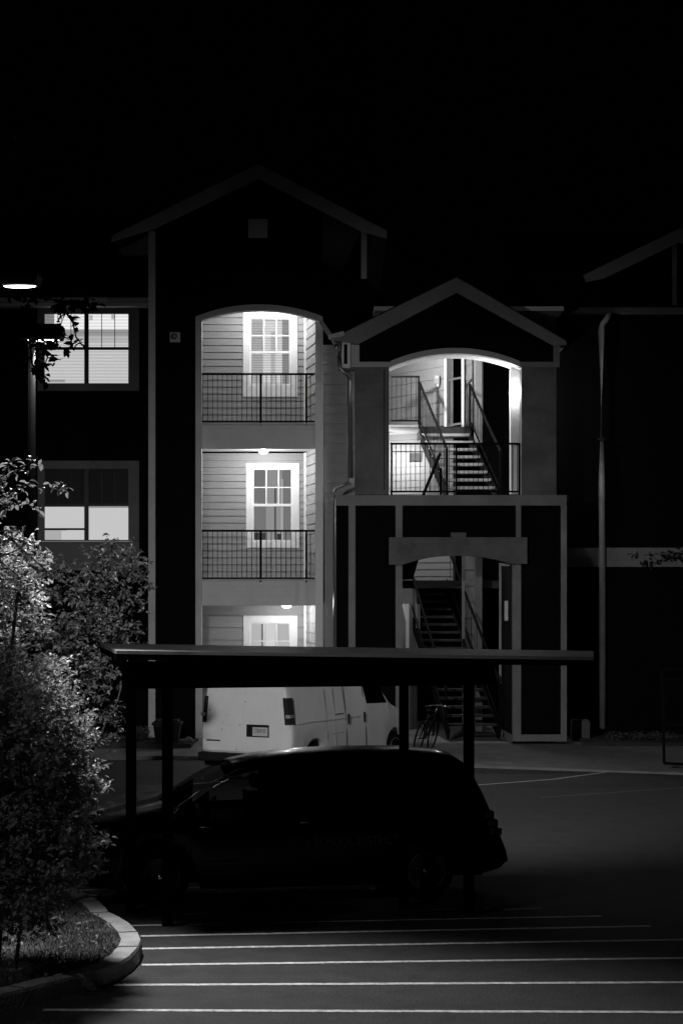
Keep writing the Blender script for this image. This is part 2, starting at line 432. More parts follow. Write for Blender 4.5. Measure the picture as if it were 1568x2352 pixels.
P('balcony_wall', bm, 'light_siding')
# angled right-hand wall of the recess with wide boards
bm = NB(); A = Vector((colx(703.5, YC-.1), YC-.1, 0)); B = Vector((colx(726, YB+.3), YB+.3, 0))
lap(bm, A, B, -.05, zt3, .232, prot=.02, jit=.008)
P('balcony_side_wall', bm, 'side_siding', recalc=False)
bm = NB()
for (z0, z1) in ((W(0, 985, YC).z, zt3), (W(0, 1345, YC).z, zt2), (-.05, zt1)):
    a = colx(698, YC); box(bm, (a, YC-.16, z0), (a+.06, YC-.02, z1))
P('corner_trim', bm, 'white')
bm = NB(); xa = colx(463, YB+.17)
box(bm, (xl-.1, YB+.19, -.05), (xl-.02, YC+.1, zt3)); P('balcony_side_wall', bm, 'light_siding')
# ceilings
bm = NB()
box(bm, (xl-.2, YB+.2, zt3 + .12), (colx(735, YB), YC+.05, zt3 + .2)); P('ceiling', bm, 'white')
for k, (yf0, yf1, zc, zfl, nm, mm) in enumerate(((976, 1031, zt2, zf3, 'floor_beam', 'pale_siding'), (1334, 1391, zt1, zf2, 'floor_beam', 'pale_siding'))):
    za, zb = W(0, yf0, YB+.02).z, W(0, yf1, YB+.02).z
    bm = NB(); box(bm, (colx(455, YB), YB+.06, zb), (colx(726, YB), YB+.22, za))
    n = 3; lap(bm, (colx(463, YB), YB+.058), (colx(724, YB), YB+.058), zb, za, (za-zb)/2.6, prot=.012)
    P(nm, bm, mm)
    bm = NB(); box(bm, (colx(463.5, YB), YB+.0, za + .002), (colx(723.5, YB), YB+.14, za+.035)); P('floor_edge', bm, 'trim')
    bm = NB(); box(bm, (xl-.2, YB+.22, zb + .06), (colx(730, YB), YC+.02, za)); P('floor_slab', bm, 'white')
# railings
def railing(x0, x1, yt, yb, Y, posts, step=11.22, tr=.04, m='black_metal', name='balcony_railing'):
    bm = NB(); a, b = W(x0, yt, Y), W(x1, yb, Y)
    box(bm, (a.x, Y-.02, a.z-.045), (b.x, Y+.02, a.z)); box(bm, (a.x, Y-.018, b.z), (b.x, Y+.018, b.z+.038))
    r = P(name, bm, m)
    bm = NB(); n = int((x1-x0)/step)
    for i in range(n+1):
        x = x0 + 2 + i*step
        if x > x1-1: continue
        c = W(x, 0, Y).x; box(bm, (c-.0075, Y-.0075, b.z+.03), (c+.0075, Y+.0075, a.z-.04))
    P('baluster', bm, m, parent=r)
    for px in posts:
        bm = NB(); c = W(px, 0, Y).x; box(bm, (c-.022, Y-.024, b.z-.07), (c+.022, Y+.024, a.z-.002)); P('post', bm, m, parent=r)
    return r
railing(464, 723, 857, 970, YB+.03, (598.5, 703.5))
railing(464, 723, 1217, 1330, YB+.03, (598.5, 703.5))
# ceiling lights
def dome(x, y, Y, power, name='ceiling_light', zc=None):
    c = W(x, y, Y); bm = NB()
    lathe(bm, [(.13, .02), (.13, .045), (.02, .05)], (c.x, c.y, c.z)); L = P(name, bm, 'white', smooth=True)
    bm = NB(); lathe(bm, [(.02, -.055), (.07, -.045), (.105, -.02), (.12, .02)], (c.x, c.y, c.z)); P('lamp_shade', bm, 'glow3', parent=L, smooth=True)
    light('bulb_light', 'POINT', (c.x, c.y, c.z - .14), power, L, .05)
dome(605, 1038, YC-1.15, P_BALC2); dome(658, 1392, YC-1.1, P_BALC1); dome(620, 676, YC-.9, P_BALC3)
# flood light on the dark wall (two)
for fx, fy, br in ((402, 774, 1), (402, 1134, 0)):
    bm = NB(); pbox(bm, fx-12, fy-11, fx+12, fy+12, YB-.03, .03); fl = P('flood_light', bm, 'trim' if br else 'black_metal', bevel=.006)
    bm = NB(); c = W(fx-1, fy, YB-.03); lathe(bm, [(.05, 0), (.055, -.10), (.07, -.14), (.06, -.15)], c, 'y', 16); P('lamp_head', bm, 'plastic' if br else 'black_metal', parent=fl, smooth=True)
    if br:
        bm = NB(); lathe(bm, [(.045, -.152), (.03, -.165), (.005, -.17)], c, 'y', 16); P('lens', bm, 'lampclear', parent=fl, smooth=True)

# --- left wing
bm = NB()
WL = (-60, 345)
for r in ((-120, 700, 87, 1705), (87, 898, 345, 1060), (87, 1310, 345, 1705), (320, 700, 345, 898), (320, 1060, 345, 1310)):
    pbox(bm, *r, YW, .15)
pbox(bm, 87, 700, 320, 706, YW+.002, .14)
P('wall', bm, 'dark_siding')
bm = NB(); a, b = W(-120, 683, 48.0), W(341, 700, 48.0)
box(bm, (a.x, 48.0, b.z + .07), (b.x, 48.1, a.z)); P('gutter', bm, 'rake', bevel=.01)
bm = NB(); box(bm, (a.x, 48.1, b.z-.02), (b.x, 48.5, b.z+.065)); P('eave_board', bm, 'trim')
bm = NB(); v = [bm.verts.new(p) for p in ((a.x, 47.95, a.z+.01), (b.x, 47.95, a.z+.01), (b.x, 54, a.z+3), (a.x, 54, a.z+3))]; bm.faces.new(v); P('roof', bm, 'roof')
def wing_window(y0, y1, gy0, gm, gy1, lit):
    Y = YW - .02
    bm = NB()
    for r in ((87, y0, 320, gy0), (87, gy1, 320, y1), (87, gy0, 103, gy1), (295, gy0, 320, gy1)): pbox(bm, *r, Y, .06)
    wn = P('window', bm, 'window_trim', bevel=.004)
    bm = NB(); pbox(bm, 194, gy0, 204, gy1, Y+.01, .05)
    for (u, v) in ((103, 194), (204, 295)): pbox(bm, u, gm-3, v, gm+3, Y+.015, .03)
    for c in (133.5, 163.5, 234, 264): pbox(bm, c-.8, gy0, c+.8, gm-3, Y+.03, .01)
    P('frame', bm, 'dark_steel', parent=wn)
    bm = NB(); emrect(bm, 103, gy0, 295, gy1, Y+.05); P('pane', bm, 'glass', parent=wn)
    return wn
u = wing_window(700, 898, 721, 800, 880, 1)
room(u, [('room_wall', (95, 786, 305, 890, .35), .74), ('room_ceiling', (95, 712, 305, 757, .352), 1.15), ('valance', (95, 757, 305, 771, .354), .40), ('room_wall', (95, 771, 305, 786, .356), .60),
         ('smoke_alarm', (168, 724, 178, 736, .30), .60), ('ceiling_fan', (206, 724, 213, 735, .30), .62), ('ceiling_fan', (256, 722, 264, 733, .30), .6), ('cupboard', (98, 718, 125, 752, .29), .30), ('table', (108, 872, 150, 878, .29), .42)], YW)
bm = NB()
for i in range(48):
    yy = 723 + i*3.35
    if 796 < yy < 803: continue
    pbox(bm, 103, yy, 194, yy+.62, YW+.12, .01); pbox(bm, 204, yy, 295, yy+.62, YW+.12, .01)
P('blind', bm, 'blind', parent=u)
l = wing_window(1058, 1243, 1077, 1160, 1240, 1)
room(l, [('room_wall', (95, 1160, 305, 1250, .3), .62), ('shelf', (103, 1215, 154, 1218.5, .2), .30), ('cupboard', (103, 1218.5, 141, 1240, .2), .45)], YW)
bm = NB(); pbox(bm, 103, 1163, 200, 1164, YW+.08, .02); pbox(bm, 204, 1164, 295, 1165.5, YW+.08, .02); pbox(bm, 103, 1213, 194, 1217.5, YW+.02, .02)
bm2 = bm; P('frame', bm2, 'black_metal', parent=l)
bm = NB(); pbox(bm, 98, 1070, 300, 1163, YW+.09, .01)
P('blind', bm, mat('blind_closed', .05, .8), parent=l)
bm = NB()
for i in range(26): pbox(bm, 103, 1078+i*3.3, 295, 1078.6+i*3.3, YW+.07, .01)
P('blind', bm, 'dark_steel', parent=l)
bm = NB(); pbox(bm, 87, 1243.5, 320, 1310, YW-.03, .05); P('panel', bm, 'window_trim')

# --- stair bay, upper part
bm = NB(); pbox(bm, 815, 843, 893, 1136, YS, .55); P('pillar', bm, 'stucco', bevel=.01)
bm = NB(); pbox(bm, 880, 850, 884, 1125, YS-.008, .012); P('joint', bm, 'dark_steel')
bm = NB(); pbox(bm, 1197, 843, 1277, 1143, YS, .55); P('pillar', bm, 'stucco', bevel=.01)
bm = NB(); ar = arch(897, 1192, 829, 799)
top = [(1277, 835), (1277, 790), (1048, 655), (823, 788), (823, 835)]
pprism(bm, [(823, 831), (897, 831)] + ar[1:-1] + [(1192, 831), (1277, 831), (1277, 792), (1048, 660), (823, 790)], YS + .02, .2)
P('gable_wall', bm, 'dark_siding')
bm = NB(); pbox(bm, 806, 792, 825, 831, YS-.01, .3); pbox(bm, 806, 831, 897, 843, YS-.01, .3); P('band_trim', bm, 'rake')
bm = NB(); pbox(bm, 1270, 780, 1284, 831, YS-.01, .3); pbox(bm, 1192, 831, 1284, 843, YS-.01, .3); P('band_trim', bm, 'precast')
bm = NB(); up, lo = arch(897, 1192, 829, 799), arch(893, 1197, 844, 812)
for i in range(len(up)-1): pprism(bm, [up[i], up[i+1], lo[i+1], lo[i]], YS-.012, .25)
bmesh.ops.remove_doubles(bm, verts=bm.verts, dist=1e-4)
P('arch_trim', bm, 'rake')
# underside of the arch (pale soffit)
bm = NB(); lo2 = arch(893, 1197, 844, 812.5)
for i in range(len(lo2)-1):
    a, b = W(*lo2[i], YS), W(*lo2[i+1], YS)
    v = [bm.verts.new(p) for p in ((a.x, YS+.235, a.z), (b.x, YS+.235, b.z), (b.x, YS+1.0, b.z), (a.x, YS+1.0, a.z))]
    u2 = [bm.verts.new((t.co.x, t.co.y, t.co.z + .06)) for t in v]
    bm.faces.new(v); bm.faces.new(u2[::-1])
    for k in range(4): bm.faces.new((v[k], u2[k], u2[(k+1)%4], v[(k+1)%4]))
P('soffit', bm, 'white')
gable((1048, 637), (768, 775), (1300, 784), [(768, 782), (823, 790)], [(1300, 792), (1272, 795)], (1048, 672), YS-.4, 8, m='precast')
# pale post with wall lamp at the right of the stairs
bm = NB(); pbox(bm, 1172, 846, 1195, 1134, YS+.56, .35); P('post', bm, 'white', bevel=.006)
c = W(1182, 902, YS+.50)
bm = NB(); box(bm, (c.x-.07, c.y-.03, c.z-.13), (c.x+.07, c.y+.06, c.z+.15)); sc = P('wall_lamp', bm, 'white', bevel=.01)
bm = NB(); lathe(bm, [(.04, -.19), (.10, -.15), (.125, .0), (.11, .13), (.04, .18)], (c.x, c.y-.10, c.z)); P('lamp_shade', bm, 'glow', parent=sc, smooth=True)
light('bulb_light', 'POINT', (c.x - .12, c.y + .42, c.z + .02), P_SCONCE, sc, .10)
light('bulb_light', 'POINT', (c.x, c.y - .26, c.z), 2.2, sc, .08)

# stair bay interior : walls
def slab_wall(name, x0, Y0, x1, Y1, yb, yt, m, expo=.176, ref=None):
    a, b = W(x0, 0, Y0), W(x1, 0, Y1); zr0, zr1 = ref
    bm = NB(); lap(bm, (a.x, Y0), (b.x, Y1), zr0, zr1, expo, prot=.014)
    t = Vector((b.x-a.x, Y1-Y0, 0)).normalized(); nn = Vector((-t.y, t.x, 0))*.05
    v = []
    for p in ((a.x, Y0), (b.x, Y1)):
        v.append([(p[0]+nn.x*.3, p[1]+nn.y*.3), (p[0]+nn.x*2, p[1]+nn.y*2)])
    lo_ = [bm.verts.new((q[0], q[1], zr0)) for q in (v[0][0], v[1][0], v[1][1], v[0][1])]; hi = [bm.verts.new((q.co.x, q.co.y, zr1)) for q in lo_]
    bm.faces.new(lo_); bm.faces.new(hi[::-1])
    for k in range(4): bm.faces.new((lo_[k], lo_[(k+1)%4], hi[(k+1)%4], hi[k]))
    return P(name, bm, m, recalc=False)
zL3 = W(0, 976, 50.6).z; zL2 = W(0, 1331, 50.6).z
zc3 = W(0, 760, 50.6).z
slab_wall('stair_wall', 870, 53.6, 1022, 50.9, 0, 0, 'light_siding', .295, (zL3, zc3))
slab_wall('stair_wall', 860, 53.4, 1040, 51.9, 0, 0, 'light_siding', .176, (zL2-.1, zL3-.07))
slab_wall('stair_wall', 1068, 51.2, 1101, 50.6, 0, 0, 'light_siding', .38, (zL3, zc3))
slab_wall('stair_wall', 920, 52.8, 1012, 52.4, 0, 0, 'light_siding', .30, (W(0, 1335, 52.6).z, W(0, 1262, 52.6).z))
slab_wall('stair_wall', 1068, 50.9, 1092, 50.6, 0, 0, 'window_trim', .40, (.0, W(0, 1262, 50.6).z))
bm = NB(); pbox(bm, 1020, 760, 1025, 980, 50.7, .1); P('door_trim', bm, 'white')
bm = NB(); pbox(bm, 1025, 760, 1040, 980, 50.85, .1); P('door_jamb', bm, 'light_siding')
bm = NB(); pbox(bm, 1059.5, 760, 1065, 980, 50.6, .1); P('door_trim', bm, 'white')
bm = NB(); pbox(bm, 1038, 755, 1062, 1000, 51.8, .1); dr = P('door', bm, 'black_metal')
bm = NB(); bar(bm, W(1029, 873, 50.75), W(1060, 867, 50.75), .05, .05); bar(bm, W(1029, 978, 50.7), W(1060, 972, 50.7), .05, .05); bar(bm, W(1036, 875, 50.75), W(1036, 976, 50.7), .04, .04); P('gate_frame', bm, 'galv')
bm = NB(); pbox(bm, 1090, 760, 1107, 1020, 50.2, .4); P('column', bm, 'light_siding', bevel=.01)
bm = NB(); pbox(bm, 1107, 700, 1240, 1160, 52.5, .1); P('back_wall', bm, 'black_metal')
bm = NB(); pbox(bm, 997, 862, 1009, 882, 51.0, .10); pl_ = P('wall_lamp', bm, 'light_siding', bevel=.008)
bm = NB(); pbox(bm, 1000, 865, 1006, 868, 50.98, .015); pbox(bm, 1002, 882, 1007, 887, 51.02, .05); P('bracket', bm, 'white', parent=pl_)
# ceilings / landings
bm = NB(); box(bm, (colx(860, YS), YS+.6, zc3+.02), (colx(1300, YS), 55, zc3+.12)); P('ceiling', bm, 'white')
bm = NB(); box(bm, (colx(815, 49), YS+.01, W(0, 1142, YS).z-.08), (colx(1277, 49), YS+1.75, W(0, 1138, YS).z)); P('landing_slab', bm, 'tread')
bm = NB(); box(bm, (colx(840, 50.6), 50.62, zL3-.07), (colx(964, 50.6), 53.5, zL3)); P('landing_slab', bm, 'tread')
bm = NB(); box(bm, (colx(964, 50.6), 50.72, zL3-.25), (colx(1082, 50.6), 53.5, zL3-.03)); P('landing_slab', bm, 'dark_steel')
bm = NB(); box(bm, (colx(896, 50.6), 50.55, zL3-.06), (colx(960, 50.6), 50.62, zL3)); P('landing_edge', bm, 'grey_siding')
bm = NB(); box(bm, (colx(880, 52), 51.0, zL2-.22), (colx(1200, 52), 55, zL2-.02)); P('landing_slab', bm, 'dark_steel')
bm = NB(); pbox(bm, 939, 1040, 969, 1059.5, 50.9, .35); P('grey_block', bm, 'grey_siding', bevel=.01)  # plain grey block below the upper landing
bm = NB(); pbox(bm, 897, 1036, 972, 1038.5, 51.6, .06); P('conduit', bm, 'grey_siding')

# stairs
def flight(name, xl0, xr0, y0, Y0, xl1, xr1, y1, Y1, n, th=.062, m='tread', rail_h=.92):
    """bottom edge row y0 at depth Y0 ... top row y1 at depth Y1"""
    a0, b0, a1, b1 = W(xl0, y0, Y0), W(xr0, y0, Y0), W(xl1, y1, Y1), W(xr1, y1, Y1)
    st = None
    for i in range(n):
        t = i/(n-1); a, b = a0.lerp(a1, t), b0.lerp(b1, t); dy = (Y1-Y0)/(n-1)
        bm = NB(); box(bm, (a.x, a.y, a.z), (b.x, a.y + dy*1.02, a.z + th))
        if st is None: st = P(name, bm, m)
        else: P('tread', bm, m, parent=st)
    bm = NB()
    for (p, q) in ((a0, a1), (b0, b1)):
        d = (q - p).normalized(); bar(bm, p - d*.25 + Vector((0, .1, -.06)), q + Vector((0, .1, -.06)), .045, .26)
    P('stringer', bm, 'black_metal', parent=st)
    return st, (a0, b0, a1, b1)
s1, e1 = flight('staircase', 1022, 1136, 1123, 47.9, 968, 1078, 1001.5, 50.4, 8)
def slope_rail(st, p, q, h, n, m='black_metal', w_=.045):
    p, q = Vector(p), Vector(q); up_ = Vector((0, 0, h))
    bm = NB(); bar(bm, p + up_, q + up_, w_, .05); bar(bm, p, p + up_, .05, .05); bar(bm, q - Vector((0,0,.1)), q + up_, .05, .05)
    bar(bm, p + Vector((0,0,.12)), q + Vector((0,0,.12)), .03, .03)
    for i in range(1, n):
        r = p.lerp(q, i/n); bar(bm, r + Vector((0,0,.12)), r + up_, .014, .014)
    P('handrail', bm, m, parent=st)
slope_rail(s1, W(1148, 1135, 47.75), W(1078, 976, 50.5), 1.0, 20)
slope_rail(s1, W(1026, 1135, 47.75), W(963, 976, 50.5), 1.05, 20)
# flight going down to the left, its railing seen crossing
bm = NB()
bar(bm, W(1010, 1042, 47.7), W(966, 1150, 48.6), .05, .06); bar(bm, W(1012, 1075, 47.7), W(1012, 1140, 47.7), .05, .05)
for i in range(8):
    t = i/8; p = W(1006, 1060, 47.75).lerp(W(972, 1145, 48.6), t); bar(bm, p, (p.x, p.y, W(0, 1140, 47).z - .05), .014, .014)
P('handrail', bm, 'black_metal', parent=s1)
# railings inside
railing(897, 963, 863, 968, 50.5, (961,), step=11.3, m='black_metal', name='landing_railing')
railing(896, 1194, 1017, 1131, YS+.06, (899, 1047.5, 1192), step=11.1, name='landing_railing')

# --- stair bay, lower part
bm = NB()
for r in ((772, 1137, 1300, 1161),): pbox(bm, *r, YL-.02, .3)
P('band_trim', bm, 'porch_trim')
bm = NB()
for r in ((775, 1161, 800, 1705), (816, 1161, 908, 1705), (924, 1161, 1184, 1236), (1196, 1161, 1287, 1690)): pbox(bm, *r, YL+.03, .25)
P('wall', bm, 'dark_siding')
for (x0, y0, x1, y1, m) in ((800, 1161, 816, 1705, 'porch_trim'), (908, 1161, 924, 1705, 'porch_trim'), (1177, 1290, 1196, 1703, 'porch_trim'), (1184, 1161, 1196, 1290, 'precast'), (1287, 1161, 1301, 1703, 'porch_trim')):
    bm = NB(); pbox(bm, x0, y0, x1, y1, YL, .28); P('post_trim', bm, m, bevel=.006)
bm = NB(); pbox(bm, 1196, 1687, 1287, 1703, YL-.004, .28); P('plinth_trim', bm, 'porch_trim', bevel=.006)
bm = NB(); a = W(1177, 1703, YL); b = W(1153, 1700, YL + 1.6)
v = [(a.x, YL + .03), (a.x, YL+.12), (b.x+.05, YL+1.6), (b.x, YL+1.55)]
lo_ = [bm.verts.new((p[0], p[1], .06)) for p in v]; hi = [bm.verts.new((p[0], p[1], .24)) for p in v]
bm.faces.new(lo_); bm.faces.new(hi[::-1])
for k in range(4): bm.faces.new((lo_[k], lo_[(k+1)%4], hi[(k+1)%4], hi[k]))
P('plinth_trim', bm, 'porch_trim')
# splayed inner wall behind the right post
bm = NB(); v = [(a.x, YL+.29), (a.x+.12, YL+.29), (b.x+.12, YL+2.2), (b.x-.0, YL+2.2)]
zt = W(0, 1292, YL).z
lo_ = [bm.verts.new((p[0], p[1], .24)) for p in v]; hi = [bm.verts.new((p[0], p[1], zt)) for p in v]
bm.faces.new(lo_); bm.faces.new(hi[::-1])
for k in range(4): bm.faces.new((lo_[k], lo_[(k+1)%4], hi[(k+1)%4], hi[k]))
P('inner_wall', bm, 'dark_siding')
bm = NB(); pbox(bm, 1146, 1300, 1150.5, 1700, YL+1.6, .1); pbox(bm, 1146, 1293, 1180, 1300, YL+.6, .1); P('inner_trim', bm, 'rake')
bm = NB(); pbox(bm, 1158.5, 1380, 1177.5, 1426, YL+.9, .12); P('lit_patch', bm, 'white', bevel=.01)  # pale panel standing in for a lit patch of the inner wall
# lintel with arch and keystone
bm = NB(); ar2 = arch(924, 1178, 1297, 1276)
for i in range(len(ar2)-1):
    pprism(bm, [(ar2[i][0], 1234), (ar2[i+1][0], 1234), ar2[i+1], ar2[i]], YL-.14, .45)
pbox(bm, 893, 1234, 924, 1297, YL-.14, .139); pbox(bm, 1178, 1234, 1210, 1295, YL-.14, .139)
bmesh.ops.remove_doubles(bm, verts=bm.verts, dist=1e-4)
P('lintel', bm, 'stucco')
bm = NB(); pprism(bm, [(1034, 1223), (1071, 1223), (1068, 1250), (1038, 1250)], YL-.18, .2); P('keystone', bm, 'stucco', bevel=.006)
# left return of the lower stair bay
bm = NB(); pbox(bm, 765, 1161, 775, 1705, YL+.28, .8); P('wall', bm, 'grey_siding')
# ground-to-second-level flight
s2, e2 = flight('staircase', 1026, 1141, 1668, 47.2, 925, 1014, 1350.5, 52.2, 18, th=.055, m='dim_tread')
slope_rail(s2, W(1148, 1672, 47.1), W(1022, 1331, 52.2), 1.0, 10)
slope_rail(s2, W(1024, 1672, 47.1), W(925, 1331, 52.2), .9, 8)
bm = NB(); pbox(bm, 924, 1332, 957, 1705, 51.0, .2); P('stair_pier', bm, 'precast')
bm = NB(); pbox(bm, 931.5, 1387, 939, 1700, 50.6, .08); bar(bm, W(926, 1387, 50.7), W(934, 1425, 50.7), .05, .07); P('post_trim', bm, 'white')
bm = NB(); pbox(bm, 955, 1387, 964, 1520, 50.6, .06); P('post_trim', bm, 'grey_siding')
bm = NB(); pbox(bm, 1060.5, 1262, 1067, 1705, 50.2, .1); P('post_trim', bm, 'precast')
bm = NB(); pbox(bm, 1091, 1262, 1107, 1705, 49.9, .3); P('column', bm, 'window_trim', bevel=.01)
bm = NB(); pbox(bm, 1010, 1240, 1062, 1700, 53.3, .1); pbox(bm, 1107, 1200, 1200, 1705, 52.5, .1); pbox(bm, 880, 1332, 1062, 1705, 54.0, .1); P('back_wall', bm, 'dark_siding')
bm = NB(); bar(bm, W(890, 1330, 49), W(955, 1330, 49.0), .3, .02); pprism(bm, [(916, 1262), (968, 1262), (948, 1330), (916, 1330)], 49.0, .1); P('stair_soffit', bm, 'black_metal')
# small lit ceiling fixtures deep in the passage
def small_dome(x, y, Y, power):
    c = W(x, y, Y); bm = NB(); lathe(bm, [(.12, .03), (.12, .0), (.09, -.05), (.02, -.07)], c); L = P('ceiling_light', bm, 'glow3', smooth=True)
    light('bulb_light', 'POINT', (c.x, c.y, c.z-.16), power, L, .1)
small_dome(878, 1035, 52.2, P_LANDING)
small_dome(872, 800, 49.2, P_STAIR)
small_dome(893, 1380, 49.2, P_GROUND)
small_dome(1090, 1215, 48.6, .7)

# --- rain goods left of the stair bay
bm = NB()
gp = lambda x, y: W(x, y, YS-.25)
tube(bm, [gp(777, 776), gp(776.5, 800), gp(776.5, 830), gp(780, 845), gp(790, 855), gp(800, 862)], .05, 10)
tube(bm, [W(797, 858, YS-.2), W(802, 866, YS-.12), W(803, 880, YS-.1), W(804.5, 1106, YS-.1)], .065, 12)
dp = P('downspout', bm, 'galv', smooth=True)
bm = NB(); pbox(bm, 801, 1098, 814, 1112, YS-.18, .1); P('strap', bm, 'trim', parent=dp)
bm = NB(); tube(bm, [W(801, 1108, YL-.1), W(788, 1114, YL-.1), W(774, 1120, YL-.1), W(768, 1128, YL-.1), W(767.5, 1145, YL-.1), W(769.5, 1700, YL-.1)], .04, 10); P('downspout', bm, 'galv', smooth=True)
bm = NB(); bar(bm, W(754, 775, YS-.45), W(790, 766, YS-.45), .12, .10); P('gutter', bm, 'trim')
bm = NB(); bar(bm, W(736, 738, YS-.2), W(771, 790, YS-.2), .05, .10); P('gutter', bm, 'galv')
bm = NB()
for r in ((784, 784, 804, 791), (784, 836, 804, 845), (784, 791, 789.5, 836), (797.5, 791, 804, 836)): pbox(bm, *r, YS-.05, .05)
vv = P('side_vent', bm, 'white', bevel=.005)
bm = NB(); pbox(bm, 789.5, 791, 797.5, 836, YS-.03, .02); P('vent_hole', bm, 'black_metal', parent=vv)
bm = NB(); pbox(bm, 776, 778, 815, 850, YS+.0, .3); P('wall', bm, 'stucco')

# --- right wing
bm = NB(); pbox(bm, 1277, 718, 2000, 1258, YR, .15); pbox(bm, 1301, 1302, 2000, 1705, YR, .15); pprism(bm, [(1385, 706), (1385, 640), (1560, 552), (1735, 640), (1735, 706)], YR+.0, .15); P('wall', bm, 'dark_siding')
bm = NB(); lap(bm, (colx(1400, YR), YR-.002), (colx(1990, YR), YR-.002), .1, W(0, 1310, YR).z, .18, prot=.012); P('siding', bm, 'dark_siding')
bm = NB(); pbox(bm, 1270, 1258, 2000, 1302, YR-.03, .05); P('band_trim', bm, 'precast')
bm = NB(); pbox(bm, 1210, 706, 2000, 718, YR-.35, .4); P('gutter', bm, mat('dim_trim', .10, .7, var=.15))
bm = NB(); pbox(bm, 1543, 558, 1553, 706, YR-.04, .05); P('corner_trim', bm, 'precast')
gable((1560, 524), (1338, 632), (1790, 632), [(1345, 648), (1385, 640)], [(1775, 648), (1735, 640)], (1560, 556), YR-.3, 7)
bm = NB(); a, b = W(1210, 706, YR-.35), W(2000, 706, YR-.35)
bm.faces.new([bm.verts.new(p) for p in ((a.x, YR-.3, a.z), (b.x, YR-.3, a.z), (b.x, 56, a.z+3), (a.x, 56, a.z+3))]); P('roof', bm, 'roof')
bm = NB(); q = lambda x, y: W(x, y, YR-.12)
tube(bm, [W(1399, 716, YR-.3), W(1394, 730, YR-.25), q(1384, 745), q(1380, 760), q(1381, 1100), q(1383, 1674)], .075, 12); dpr = P('downspout', bm, 'porch_trim', smooth=True)
bm = NB(); pbox(bm, 1373, 1006, 1389, 1010, YR-.2, .2); P('strap', bm, 'dark_steel', parent=dpr)

# ================================================================== CARPORT
cp = empty('carport', (0.2, 22.6, 0), 'flat roofed carport with pale roof sheet and dark steel posts over the black minivan', 'carport')
NL = Vector((-2.33, 21.2, 0)); NL.z = W(0, 1494, 21.2).z
NR = Vector((578/4700*22.2, 22.2, 0)); NR.z = W(0, 1509, 22.2).z
FR = Vector((578/4700*24.7, 24.7, 0)); FR.z = W(0, 1495, 24.7).z
FLc = Vector((-2.80, 23.76, 0)); FLc.z = W(0, 1478, 23.76).z
bm = NB(); t = [bm.verts.new(p) for p in (NL, NR, FR, FLc)]; d = [bm.verts.new(p.co - Vector((0, 0, .035))) for p in t]
bm.faces.new(t); 
for i in range(4): bm.faces.new((t[i], d[i], d[(i+1)%4], t[(i+1)%4]))
obj('roof', bm, 'carport_roof', cp)
bm = NB(); t = [bm.verts.new(p - Vector((0, 0, .037))) for p in (NL, NR, FR, FLc)]; d = [bm.verts.new(p.co - Vector((0, 0, .06))) for p in t]
bm.faces.new(d)
bm.faces.new(t)
for i in range(4): bm.faces.new((t[i], d[i], d[(i+1)%4], t[(i+1)%4]))
obj('roof_frame', bm, 'carport_metal', cp)
def cbeam(x0, x1, Y0, Y1, yb):
    a, b = W(x0, yb, Y0), W(x1, yb, Y1); bm = NB()
    za = (a.z + 2.80) / 2; h = 2.80 - a.z
    bar(bm, (a.x, Y0, za), (b.x, Y1, za), .12, h); obj('beam', bm, 'carport_metal', cp)
cbeam(281, 1132, 21.95, 22.85, 1582)
cbeam(281, 1125, 22.8, 23.4, 1575)
for x, Y, w_ in ((385, 22.0, .112), (1076, 22.7, .116), (301.5, 22.85, .108), (927, 23.25, .11)):
    p = W(x, 0, Y); bm = NB(); box(bm, (p.x-w_/2, Y-w_/2, 0), (p.x+w_/2, Y+w_/2, 2.7)); obj('post', bm, 'carport_metal', cp)

